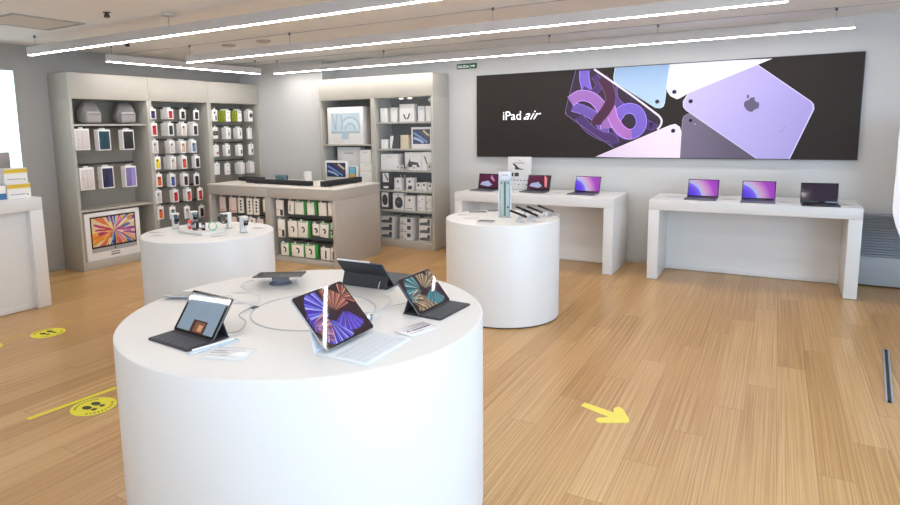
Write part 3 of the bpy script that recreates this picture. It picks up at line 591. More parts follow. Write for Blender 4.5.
for (x0,z0,x1,z1),k,r in D['isl']:
    cnt[r] = cnt.get(r,0); w = x1-x0; h = z1-z0; rn = {1:'top row, right island unit',2:'middle row, right island unit',3:'bottom row, right island unit',4:'top row, left island unit',5:'second row, left island unit'}[r]
    if r == 3: z0 = max(z0,.075); h = z1-z0
    g_ = .035 if 'green' in k else 0; x1 = min(x1, (-4.487 if r <= 3 else -5.555)-g_); x0 = max(x0, endx.get(r,-9)+.006)
    if x1-x0 < .06: x1 = x0+.06 if x0+.06 < (-4.487 if r <= 3 else -5.555) else x1
    w = x1-x0; endx[r] = x1+g_
    if r in (1,4): z1 = min(z1,.772); h = z1-z0
    o = isl_pack(k, w, h).build('accessory_package'); o.location = ((x0+x1)/2, 5.72+.0, (z0+z1)/2); o.rotation_euler = (0, R(random.uniform(-2,3)), R(random.uniform(-2,4)))
    tb = MB().box(-.013,-.001,-.012,.013,.001,.018,mat('hang_tab_clear',(226,226,226),.3),.001).build('hang_tab', o); tb.location = (-w*.2,.008,h/2+.006)
    tag(o, '%s, %s from left, %s' % (kinds[k], ordw[cnt[r]], rn), 'accessory pack', 'packs on the island counter'); cnt[r] += 1
# speakers on the island
SB = noisy('speaker_cloth',(34,32,34),(44,42,44),300,.9)
def soundbar(loc, L, rz, label, d=.10, h=.058):
    t = thing('soundbar', label, 'speaker', loc, rz, 'black soundbars on the island')
    MB().box(-L/2+.008,-d/2,.006,L/2-.008,d/2,h,SB,.01,seg=3).build('grille', t)
    for s in (-1,1):
        a = sorted((s*L/2, s*(L/2-.012))); MB().box(a[0],-d/2-.001,.004,a[1],d/2+.001,h+.001,BLACK,.004).build('end_cap', t)
    for s in (-1,1): MB().box(s*L*.35-.03,-.03,0,s*L*.35+.03,.03,.008,BLACK).build('foot', t)
soundbar((-5.575,5.975,IH+.004), 1.16, R(-4.5), 'long black soundbar across the middle of the island worktop')
soundbar((-4.74,6.235,IH+.004), .74, R(89), 'short black soundbar along the right end of the island worktop', .09,.07)
soundbar((-6.30,6.22,IH+.004), .44, R(-4), 'black soundbar at the left end of the island worktop, behind the long one')
t = thing('mug_speaker', 'small white cylindrical speaker at the back of the island worktop', 'speaker', (-5.52,6.50,IH+.004))
MB().lathe([(.045,0),(.052,.006),(.052,.12),(.045,.128),(.0,.130)], mat('speaker_white',(232,230,226),.6), n=28).build('body', t); m = MB(); m.tube([(-.05,0,.10),(-.078,0,.095),(-.084,0,.065),(-.075,0,.035),(-.05,0,.03)], .006, mat('speaker_white',(232,230,226)), 8); m.build('strap', t)
t = thing('portable_speaker', 'small blue grey portable speaker at the back edge of the island worktop', 'speaker', (-5.98,6.48,IH+.004))
MB().box(-.10,-.03,0,.10,.03,.075,noisy('blue_cloth',(96,122,132),(84,110,120),200,.9),.018,seg=4).build('body', t); MB().box(.1,-.01,.02,.112,.01,.05,DARK,.003).build('loop', t)

# ---------------------------------------------------------------- cabinets against the back wall
def back_unit(label, x0, x1, shelves, glass, top_open):
    t = thing('wall_cabinet', label, 'cabinet', ((x0+x1)/2,7.09,0), 0, 'greige cabinets against the back wall'); h = (x1-x0)/2; d = .445; p = .035
    MB().box(-h,0,0,-h+p,d,2.05,GREIGE,.002).build('side_panel', t); MB().box(h-p,0,0,h,d,2.05,GREIGE,.002).build('side_panel', t)
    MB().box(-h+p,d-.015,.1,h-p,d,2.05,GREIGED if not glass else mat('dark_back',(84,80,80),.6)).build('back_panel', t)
    MB().box(-h,0,2.05,h,d,2.35,GREIGE,.002).build('header', t)
    MB().box(-h+p,.008,0,h-p,d,.1,GREIGE,.002).build('base', t)
    for z in shelves: MB().box(-h+p,.035,z-.022,h-p,d-.015,z,GREIGE,.002).build('shelf_board', t)
    if glass:
        G = mat('cabinet_glass',(215,225,232),.03,0,0,.5,0,.045)
        for s in (-1,1):
            a = sorted((s*.003, s*(h-p-.004))); dr = MB().box(a[0],-.002,.105,a[1],.004,2.045,G).build('glass_door', t)
            MB().box(s*.03-.008,-.022,.985,s*.03+.008,-.002,1.01,ALU,.002).build('handle', dr)
        for z in (2.0,.16): MB().box(h-p-.03,-.006,z-.02,h-p-.004,-.0025,z+.02,ALU).build('hinge', t)
        for z in (1.95,1.64,1.46,.2): MB().box(-h+p+.004,-.006,z-.012,-h+p+.02,-.0025,z+.012,ALU).build('hinge', t)
        for x in (-.12,.02): MB().cyl((x,.18,2.034),.03,.014,mat('spot_glow',(255,240,225),.5,0,2.0),'z',14).build('downlight', t)
    return t
back_unit('open greige cabinet with a big white computer box on its upper shelf', -5.76,-4.822, [1.425,.885,.45], False, True)
back_unit('greige cabinet behind glass doors, filled with rows of small white boxes', -4.82,-3.872, [1.725,1.362,1.07,.79,.515], True, False)
dk = mat('print_dark',(60,58,62),.5); pg = mat('print_grey',(120,118,120),.6); CB = mat('black_carton',(44,42,46),.5)
def carton(w, h, d, kind, name='product_box'):
    """front at y=0 facing -y, base z=0, centred in x"""
    body = CB if kind in ('blackpic','blackring','dark') else mat('gold_carton',(222,206,176),.5) if kind == 'gold' else CARD
    o = MB().box(-w/2,0,0,w/2,d,h,body,.002).build(name); m = MB(); y = -.0008; has = True
    if kind == 'headphone':
        m.prism(strip_pts([(-.045,.10),(-.03,.06),(-.008,.035)],.02),y,0,dk,'y'); m.prism(strip_pts([(.045,.11),(.03,.06),(.008,.035)],.02),y,0,dk,'y')
    elif kind == 'laptop':
        lapscreen(m, w, h, y)
    elif kind == 'keyboard':
        m.prism([(-w*.42,h*.18),(-w*.25,h*.48),(-w*.18,h*.72),(-w*.16,h*.5),(w*.3,h*.44),(w*.42,h*.18)],y,0,dk,'y')
    elif kind == 'pen':
        m.prism([(-w*.3,h*.85),(-w*.1,h*.72),(w*.16,h*.2),(w*.08,h*.2)],y,0,dk,'y'); m.cyl((w*.34,y,h*.14),.016,.0008,dk,'y',14)
    elif kind == 'blackpic':
        m.box(-w*.3,y,h*.42,w*.3,0,h*.92,CARD); m.prism([(-w*.2,h*.9),(-w*.05,h*.9),(w*.28,h*.55),(w*.16,h*.48)],y-.0004,y,pg,'y'); m.prism([(-w*.25,h*.08),(w*.2,h*.08),(w*.3,h*.2),(-w*.25,h*.2)],y,0,CARD,'y')
    elif kind == 'blackring':
        m.box(-w*.36,y,h*.12,w*.36,0,h*.93,CARD); m.prism(ngon(0,h*.52,w*.3,20,0,h*.3),y-.0006,y,CB,'y')
    elif kind == 'ring':
        m.prism(ngon(.01,h*.44,w*.36,20,0,h*.34),y,0,dk,'y'); m.cyl((0,y-.0006,h*.46),.02,.0006,pg,'y',14); m.box(-.02,y,h*.84,.015,0,h*.9,pg)
    elif kind in ('dot','dot2'):
        m.cyl((0,y,h*.72),.016,.0008,dk,'y',14)
        if kind == 'dot2': m.prism([(-w*.3,h*.1),(w*.3,h*.1),(w*.35,h*.4),(-w*.15,h*.4)],y,0,dk,'y')
        else: m.box(-w*.3,y,h*.12,w*.3,0,h*.16,pg)
    elif kind == 'dots':
        for a,b in ((.0,.6),(.55,.75),(.1,.2)): m.cyl((-w*.25+a*w*.7,y,h*b),.008,.0008,dk,'y',10)
    elif kind == 'photo':
        m.prism([(-w*.44,h*.12),(w*.42,h*.12),(w*.42,h*.6),(-w*.1,h*.55),(-w*.44,h*.42)],y,0,mat('print_slate',(96,98,104),.6),'y'); m.box(w*.2,y-.0006,h*.5,w*.42,y,h*.92,dk); m.cyl((-w*.22,y-.0006,h*.36),.008,.0006,dk,'y',10)
    elif kind == 'photo2':
        m.box(w*.12,y,h*.4,w*.40,0,h*.9,dk); m.cyl((-w*.28,y,h*.4),.01,.0008,dk,'y',12); m.prism([(-w*.45,h*.08),(w*.1,h*.08),(w*.0,h*.2),(-w*.45,h*.2)],y,0,mat('print_tan',(196,168,140),.6),'y')
    elif kind == 'dark':
        m.prism([(-w*.5,0),(-w*.35,0),(-w*.1,h),(-w*.5,h)],y,0,CARD,'y')
    elif kind == 'computer':
        SKY = mat('print_sky',(206,224,234),.5); SK2 = mat('print_sky_dark',(178,200,212),.5); SK3 = mat('print_sky_pale',(222,234,240),.5)
        m.box(-w*.40,y,h*.36,w*.42,0,h*.84,SKY); m.box(-w*.40,y,h*.29,w*.42,0,h*.355,SK2); m.box(-w*.1,y,h*.14,w*.1,0,h*.29,SK2)
        for pts in ([(-w*.36,h*.82),(-w*.3,h*.5),(-w*.27,h*.38)],[(-w*.22,h*.82),(-w*.26,h*.5),(-w*.27,h*.38)],[(-w*.1,h*.38),(-w*.08,h*.6),(-w*.12,h*.8)]): ribbon(m, pts, .025, y-.0004, SK2)
        m.merge(_arc(w*.15,h*.40,.17,.02,0,2.4,y-.0005), SK2); m.merge(_arc(w*.15,h*.38,.09,.02,0,3.1,y-.0005), SK2); m.merge(_arc(w*.15,h*.40,.125,.04,0,2.6,y-.0006), SK3)
    elif kind == 'phone':
        m.box(-w*.42,y,h*.05,w*.38,0,h*.95,mat('print_navy',(50,60,120))); m.box(-w*.36,y-.0004,h*.5,w*.32,y,h*.92,mat('print_cyan',(120,190,210),.5)); m.box(-w*.36,y-.0004,h*.08,w*.32,y,h*.5,mat('print_gold',(226,180,90),.5))
    else:
        m.box(-w*.2,y,h*.8,w*.2,0,h*.84,mat('print_pale',(196,194,194),.6))
    m.build('printed_picture', o)
    return o
def strip_pts(p, w): a,b = strip(p, w); return a+b[::-1]
def lapscreen(m, w, h, y):
    m.box(-w*.42,y,h*.22,w*.42,0,h*.90,mat('screen_frame_black',(22,22,24),.3))
    NV = mat('print_deep_blue',(44,56,110),.5); m.box(-w*.39,y-.0004,h*.26,w*.39,y,h*.86,NV)
    for a,b,c in (((-.38,.74),(0,.5),(.3,.28)),((-.38,.5),(-.1,.40),(.1,.27)),((-.1,.85),(.15,.65),(.36,.38)),((.1,.85),(.2,.75),(.38,.6))):
        k = {0:(120,150,205),1:(170,200,230),2:(90,70,80),3:(206,200,150)}[[-.38,-.38,-.1,.1].index(a[0]) if a != (-.38,.5) else 1]
        ribbon(m, [(a[0]*w,a[1]*h),(b[0]*w,b[1]*h),(c[0]*w,c[1]*h)], .03, y-.0007, mat('screen_band_%d_%d_%d'%k,k,.5))
rw = {1:('top shelf',1.726),2:('second shelf',1.363),3:('third shelf',1.071),4:('fourth shelf',.791),5:('fifth shelf',.516),6:('left stack, glass cabinet floor',.101),7:('middle stack, glass cabinet floor',.101),8:('right stack, glass cabinet floor',.101)}
desc = {'plain':'plain white box','headphone':'white box picturing dark earphones','dark':'dark slim box','gold':'cream and gold box','laptop':'white box picturing a blue laptop screen','keyboard':'white box picturing a dark folded keyboard','pen':'white box picturing a dark pen','blackpic':'black box with a white picture','dot':'white box with one dark dot','dot2':'white box with two dark shapes','blackring':'black box, dark ring on white','ring':'white box with a big dark oval','dots':'white box with scattered small dots','photo':'flat box picturing a grey device','photo2':'flat box with a dark square picture'}
cnt = {}; stk = {}
for (x0,z0,x1,z1),k,r in D['cab']:
    x0 = max(x0,-4.782); x1 = min(x1,-3.91); rn, zb = rw[r]; w = x1-x0; cnt[r] = cnt.get(r,0)
    if r < 6: h = z1-zb; z = zb; pos = '%s from left, %s' % (ordw[cnt[r]], rn)
    else: h = .104; z = zb+.1045*(2-cnt[r]); pos = '%s, %s' % (['topmost','middle','lowest'][cnt[r]], rn)
    o = carton(w-.004, h-.001 if r < 6 else h, .22 if r > 5 else (.10 if r in (4,5,1) else .16), k); o.location = ((x0+x1)/2, 7.155+.01*(cnt[r]%2) if r<6 else 7.16, z+.0005)
    tag(o, '%s, %s of the glass cabinet' % (desc[k], pos) if r < 6 else '%s, %s' % (desc[k], pos), 'box', 'boxes in the glass cabinet'); cnt[r] += 1
for i,((x0,z0,x1,z1),k) in enumerate(D['small']):
    x0 = max(x0,-4.78); x1 = min(x1,-3.912); w = max(x1-x0,.04); x = (x0+x1)/2
    o = MB().box(-w/2,0,0,w/2,.02,z1-1.071,CARD if k == 'w' else mat('grey_tin',(206,200,196),.4),.004).build('small_box'); o.location = (x,7.127,1.0715)
    MB().cyl((0,-.001,(z1-1.071)*.5),.012,.001,dk if k == 'd' else pg,'y',12).build('printed_dot', o)
    tag(o, '%s small box on the third shelf front, glass cabinet, %s from left' % ('dark spotted' if k == 'd' else 'white', ordw[i]), 'box', 'small boxes on the third shelf')
labs = ['large white box picturing a pale blue computer, on the upper shelf of the open cabinet','white box picturing a dark blue laptop screen, behind the island worktop','slim box picturing a blue and yellow phone, beside the laptop box','tall plain white box behind the laptop box in the open cabinet','small plain white box high on the right side of the open cabinet','flat plain white box in the middle of the right pile in the open cabinet','lowest plain white box of the right pile in the open cabinet']
for i,((x0,z0,x1,z1),k) in enumerate(D['cabl']):
    x0 = max(x0,-5.718); x1 = min(x1,-4.862); w = x1-x0; zb = [1.426,.886,.886,.886,None,None,.886][i]; y = [7.13,7.13,7.14,7.30,7.16,7.16,7.16][i]
    if i == 4: zb = 1.1455
    if i == 5: zb = 1.0245
    h = {4:.198,5:.1205,6:.138}.get(i, z1-zb); o = carton(w, h-.0005, [.2,.06,.05,.12,.2,.22,.24][i], k if k != 'tall' and k != 'w' else 'plain', 'product_box'); o.location = ((x0+x1)/2, y, zb+.0003)
    tag(o, labs[i], 'box')

# ---------------------------------------------------------------- laptops on the wall tables
def screen_wave(name, dark=False):
    m = mat(name, (60,40,120), .06, 0, .30); nt = m.node_tree; N = nt.nodes; L = nt.links; b = N['Principled BSDF']
    tc = N.new('ShaderNodeTexCoord'); sp = N.new('ShaderNodeSeparateXYZ'); L.new(tc.outputs['Object'], sp.inputs[0])
    dx = N.new('ShaderNodeVectorMath'); dx.operation = 'DISTANCE'; cb = N.new('ShaderNodeCombineXYZ'); L.new(sp.outputs[0], cb.inputs[0]); L.new(sp.outputs[2], cb.inputs[1]); L.new(cb.outputs[0], dx.inputs[0]); dx.inputs[1].default_value = (-.20,-.03,0)
    r = N.new('ShaderNodeValToRGB'); L.new(dx.outputs['Value'], r.inputs[0]); e = r.color_ramp.elements
    cols = [(0,(50,30,160)),(.14,(84,60,200)),(.19,(120,90,215)),(.197,(150,168,205)),(.25,(186,140,180)),(.32,(150,60,170)),(.45,(80,30,140))]
    e[0].position = 0; e[0].color = rgb(cols[0][1]); e[1].position = .5; e[1].color = rgb(cols[-1][1])
    for p,c in cols[1:-1]: x = e.new(p); x.color = rgb(c)
    L.new(r.outputs[0], b.inputs['Base Color']); L.new(r.outputs[0], b.inputs['Emission Color']); return m
WAVE = screen_wave('screen_violet_wave'); 
def laptop(loc, w, rz, lean, label, scr, shell=SPACE, h=.195):
    t = thing('laptop', label, 'laptop', loc, rz, 'laptops on the wall tables'); w = w/2; d = .215
    MB().box(-w,-d,.003,w,0,.016,shell,.004).build('base', t)
    m = MB()
    for r_ in range(5): 
        for c_ in range(12): m.box(-w+.02+c_*(2*w-.04)/12,-.125+r_*.02,.016,-w+.02+(c_+.85)*(2*w-.04)/12,-.108+r_*.02,.0168,BLACK)
    m.build('keyboard', t); MB().box(-w*.38,-.205,.016,w*.38,-.135,.0164,mat('trackpad_grey',(104,105,110),.3,.5)).build('trackpad', t)
    T = Matrix.Translation((0,.0,.012)) @ Matrix.Rotation(-lean,4,'X')
    lid = MB().box(-w,0,0,w,.006,h,shell,.002).build('lid', t); lid.matrix_local = T
    fr = MB().box(-w+.002,-.0012,.004,w-.002,0,h-.002,GLASSBK,.0004).build('bezel', lid)
    s = MB()
    if scr == 'wave': s.box(-w+.009,-.0018,.016,w-.009,-.0012,h-.009,WAVE)
    elif scr == 'off': s.box(-w+.009,-.0018,.016,w-.009,-.0012,h-.009,mat('screen_dim_violet',(34,12,40),.08,0,.25))
    else:
        s.box(-w+.009,-.0018,.016,w-.009,-.0012,h-.009,mat('screen_wine',(74,26,54),.03,0,.35))
        s.prism([(-w+.03,.05),(.0,.03),(.05,.055),(-.01,.105),(-w+.05,.085)],-.0021,-.0018,mat('screen_slate',(150,160,190),.03,0,.35),'y')
        if scr == 'art2': s.prism([(.03,.03),(w-.012,.03),(w-.012,.15),(.06,.14)],-.0021,-.0018,mat('screen_coal',(48,48,54),.03,0,.3),'y'); s.prism([(.08,.05),(.11,.04),(.1,.16),(.06,.19)],-.0024,-.0021,mat('screen_coral',(206,104,110),.12,0,.4),'y')
        else: s.prism([(.02,.14),(.05,.11),(.09,.10),(.03,.18)],-.0021,-.0018,mat('screen_rose',(176,110,150),.12,0,.4),'y')
    s.build('screen', lid)
    MB().cyl((-w*.92,-.004,.009),.006,2*w*.92,BLACK,'x',10).build('hinge', t)
    return t
TH = .85; LP = D['lap']
laptop((-3.13,7.17,.845), .30, R(-5), R(12), 'grey laptop with a wine red screen, leftmost on the white table behind the phones', 'art')
laptop((-2.49,7.21,.845), .30, R(-5), R(18), 'grey laptop with a wine and coral screen, right of the upright card', 'art2')
laptop((-1.895,7.20,.845), .305, R(-6), R(18), 'grey laptop with a violet wave screen on the far white table beneath the poster', 'wave')
laptop((-.65,7.11,TH), .30, R(-2), R(18), 'laptop with a violet wave screen, left of three on the right table', 'wave')
laptop((-.135,7.08,TH), .30, R(0), R(18), 'laptop with a violet wave screen, middle of three on the right table', 'wave')
laptop((.375,7.00,TH), .305, R(2), R(15), 'laptop with a nearly black screen, right of three on the right table', 'off', mat('dark_aluminium',(70,70,76),.35,.7))
# price cards lying on the wall tables
def card(loc, w, d, rz, label, lines=3, name='price_card', mats=(None,None), th=.0012, group='printed cards on the tables'):
    o = MB().box(-w/2,-d/2,0,w/2,d/2,th,mats[0] or mat('card_paper',(222,220,220),.35),.0003).build(name); o.location = loc; o.rotation_euler = (0,0,rz)
    m = MB()
    for i in range(lines): m.box(-w*.4,-d*.32+i*d*.64/max(lines,1),th,w*(.1+.28*((i*7)%3)/2),-d*.32+i*d*.64/max(lines,1)+d*.05,th+.0002,mats[1] or pg)
    m.build('print', o); return tag(o, label, 'card', group)
for x,y,w,lab in [(-.92,7.15,.22,'flat white card left of the left laptop on the right table'),(-.40,7.11,.16,'flat white card between the left and middle laptops on the right table'),(.12,7.06,.15,'flat white card between the middle and right laptops on the right table'),(.60,7.02,.13,'flat white card at the right end of the right table')]:
    card((x,y,TH+.0002), w, .15, 0, lab)
card((-2.18,7.10,.8452), .14, .12, 0, 'flat white card between two laptops on the far left table')
# upright card on the far table
t = thing('upright_card', 'tall white upright card picturing a dark tablet, standing among the far laptops', 'sign', (-2.76,7.30,.845), R(2))
MB().box(-.15,-.03,0,.15,.03,.006,CLEAR,.001).build('foot', t)
m = MB().box(-.15,-.004,.006,.15,.004,.415,mat('card_paper',(222,220,220),.35),.001); m.prism([(-.10,.335),(-.06,.325),(.0,.27),(.045,.265),(.05,.255),(-.06,.255),(-.06,.29)],-.0048,-.004,dk,'y'); m.box(-.075,-.0048,.335,.06,-.004,.342,pg); m.box(-.115,-.0048,.17,-.08,-.004,.215,dk); m.box(-.065,-.0048,.17,-.01,-.004,.215,dk)
for i in range(6): m.box(-.12+.042*i,-.0048,.115,-.098+.042*i,-.004,.128,pg)
for i in range(5): m.box(-.12+.05*i,-.0048,.06+.01*(i%2),-.10+.05*i,-.004,.075,pg)
text_mesh(m, 'iPad', .02, pg, Matrix.Translation((-.02,-.0045,.365)) @ rotw)
m.build('sheet', t)

# ---------------------------------------------------------------- phone table
t = thing('phone_stand_tower', 'tall narrow clear display tower holding pale green phone cases', 'display stand', (-2.01,4.965,.855), R(12))
GP = mat('tower_white',(232,236,244),.3); TG = mat('tower_green',(176,194,190),.3); TD = mat('tower_dark',(96,112,112),.35)
MB().box(-.055,-.02,0,.055,.02,.008,CLEAR,.002).build('base', t)
m = MB(); m.box(-.055,-.012,.008,-.047,.012,.40,GP); m.box(.047,-.012,.008,.055,.012,.40,GP); m.box(-.055,-.012,.335,.055,.012,.40,GP,.002); m.box(-.047,.006,.008,.047,.012,.335,GP); m.build('frame', t)
for s,nm in ((-1,0),(1,1)):
    m = MB(); x = s*.022; m.box(x-.018,-.013,.01,x+.018,.004,.325,TG,.004); m.box(x-.018*s-.004,-.0145,.015,x-.018*s+.005,-.013,.315,TD); m.box(x-.006,-.0145,.02,x-.002,-.0135,.315,mat('tower_shine',(206,222,220),.2)); m.build('case_column', t)
    MB().cyl((x+.006*s,-.0175,.305),.008,.006,TD,'y',12).build('clip', t)
m = MB(); m.box(-.028,-.0128,.37,.03,-.012,.376,pg); m.build('print', t)
MB().box(.02,-.016,.085,.034,-.0125,.10,BLACK,.002).build('lock', t)
# phones on slanted clear stands
def phone_on_stand(loc, rz, tilt, label):
    t = thing('phone_on_stand', label, 'phone', loc, rz, 'black phones on clear stands')
    m = MB(); m.prism([(-.035,0),(.035,0),(.035,.004),(.0,.06),(-.004,.06),(-.002,.004),(-.035,.004)], -.03, .03, CLEAR, 'x'); m.build('stand', t)
    b = MB().box(-.036,-.074,-.004,.036,.074,.004,BLACK,.003,seg=3).build('phone_body', t); b.matrix_local = Matrix.Translation((0,.012,.07)) @ Matrix.Rotation(tilt,4,'X')
    MB().box(-.033,-.070,.004,.033,.070,.0045,GLASSBK).build('screen', b)
    m = MB(); m.tube([(0,.0,.055),(.02,.01,.03),(.04,.02,.003),(.06,.03,.003)], .0018, mat('cable_grey',(180,182,186),.5), 6); m.build('security_cable', t)
ph = [(-1.80,4.79),(-1.79,4.93),(-1.72,5.07),(-1.70,4.86),(-1.62,5.02)]
ph = [(-1.80,4.77),(-1.735,4.865),(-1.845,5.02),(-1.765,5.07),(-1.70,5.17)]
for i,(x,y) in enumerate(ph):
    phone_on_stand((x,y,.855), R(106), R(21), 'black phone tilted on a clear stand, %s from the left on the phone table' % ['first','second','third','fourth','fifth'][i])
def flat_tablet(loc, w, d, rz, label, col=(120,116,120), z=.008):
    t = thing('flat_phone', label, 'phone', loc, rz, 'phones lying flat'); MB().box(-w/2,-d/2,0,w/2,d/2,z,ALU,.003).build('body', t)
    MB().box(-w/2+.003,-d/2+.003,z,w/2-.003,d/2-.003,z+.0006,mat('flat_glass_%d'%col[0],col,.15)).build('screen', t)
flat_tablet((-2.06,4.68,.8552), .14,.09, R(10), 'grey phone lying flat at the front of the phone table, left of the tower foot', (150,142,146))
flat_tablet((-2.36,5.16,.8552), .09,.16, R(-60), 'dark phone lying flat at the back left of the phone table', (90,84,86))
flat_tablet((-2.24,5.30,.8552), .08,.15, R(-60), 'dark phone lying flat at the back of the phone table, next to the tower', (74,66,66))
card((-2.26,4.80,.8552), .14,.10, R(20), 'flat white card at the left front of the phone table')
card((-2.42,4.98,.8552), .12,.10, R(30), 'flat white card near the left rim of the phone table')
card((-1.66,4.84,.8552), .12,.10, R(30), 'flat white card in front of the tilted phones')
card((-1.68,5.30,.8552), .10,.13, R(10), 'flat grey card at the right rear of the phone table', mats=(mat('card_grey',(176,178,188),.3),None))
STW = mat('frosted_acrylic',(244,244,242),.5,0,0,.3,0,.85)
def watch_dock(loc, rz, label, band, group='clear watch stands'):
    t = thing('watch_on_stand', label, 'watch', loc, rz, group)
    m = MB(); m.box(-.028,-.028,0,.028,.028,.006,CLEAR,.001); m.box(-.026,-.014,.006,.026,.014,.125,STW,.003); m.box(-.03,-.055,.123,.03,.02,.13,STW,.001); m.build('stand', t)
    b = MB()
    b.merge(_ring3(.030,.036,.022), mat('band_'+label.split()[0], band, .6)); o = b.build('band', t); o.matrix_local = Matrix.Translation((0,-.042,.085)) @ Matrix.Rotation(R(10),4,'X')
    k = MB().box(-.017,-.008,-.02,.017,.003,.02,mat('watch_case',(60,60,66),.25,.7),.004,seg=3).build('watch_case', t); k.location = (0,-.078,.088)
    MB().box(-.014,-.0095,-.017,.014,-.008,.017,GLASSBK,.0005).build('watch_face', k)
def _ring3(rin, ro, wd, n=28, sq=1.15):
    t = bmesh.new(); R4 = []
    for i in range(n):
        a = 2*math.pi*i/n; c,s_ = math.cos(a), math.sin(a); R4.append([t.verts.new(p) for p in ((-wd/2,rin*c,rin*s_*sq),(wd/2,rin*c,rin*s_*sq),(wd/2,ro*c,ro*s_*sq),(-wd/2,ro*c,ro*s_*sq))])
    for i in range(n):
        A, B_ = R4[i], R4[(i+1)%n]
        for k in range(4): t.faces.new((A[k],A[(k+1)%4],B_[(k+1)%4],B_[k]))
    bmesh.ops.recalc_face_normals(t, faces=t.faces[:])
    return t
watch_dock((-4.235,3.30,.855), R(60), 'navy banded watch on a clear stand, leftmost on the watch table', (54,58,96))
watch_dock((-4.19,3.45,.855), R(60), 'silver grey banded watch on a clear stand, behind the band tray', (120,128,140))
watch_dock((-3.83,3.50,.855), R(-20), 'dark banded watch curling round a clear stand, right of the band tray', (48,48,54))
watch_dock((-3.56,3.40,.855), R(60), 'white banded watch on a clear stand, rightmost on the watch table', (214,214,216))
t = thing('display_tray', 'white rounded tray holding five watch bands on the left round table', 'tray', (-3.895,3.275,.855), R(-7))
MB().box(-.17,-.11,.0,.17,.11,.018,WHITE,.015,seg=4).build('tray', t)
MB().box(-.16,-.10,.018,.16,.10,.0195,mat('tray_liner',(232,230,228),.7),.002).build('liner', t)
for i,(x,y,c,n) in enumerate([(-.12,-.02,(236,96,84),'coral'),(-.055,.03,(40,42,48),'black'),(-.02,-.04,(70,74,84),'slate'),(.045,-.01,(58,48,46),'brown'),(.125,.02,(120,206,170),'mint green')]):
    w = MB(); w.merge(_ring3(.026,.0315,.024), mat('band_'+n.replace(' ','_'), c, .6)); o = w.build('watch_band'); o.matrix_world = Matrix.Translation((-3.895,3.275,.855+.0195+.0365)) @ Matrix.Rotation(R(-7),4,'Z') @ Matrix.Translation((x,y,0)) @ Matrix.Rotation(R([40,-20,20,50,-30][i]),4,'Z')
    MB().box(-.0125,-.036,-.012,.0125,-.030,.012,ALU,.003).build('buckle', o); tag(o, '%s looped watch band standing in the white tray' % n, 'watch band', 'watch bands in the tray')
    cu = MB().box(-.016,-.022,0,.016,.022,.008,WHITE,.003).build('holder', None); cu.parent = t; cu.location = (x,y,.0)
for i,(x,y,a,lab) in enumerate([(-4.22,3.10,20,'flat printed card at the left rim of the watch table'),(-4.08,3.02,20,'second flat printed card at the left front of the watch table'),(-3.62,3.20,40,'flat printed card right of the band tray'),(-3.60,3.62,20,'grey flat card at the right rear of the watch table')]):
    card((x,y,.8552), .13,.09, R(a), lab, 4)

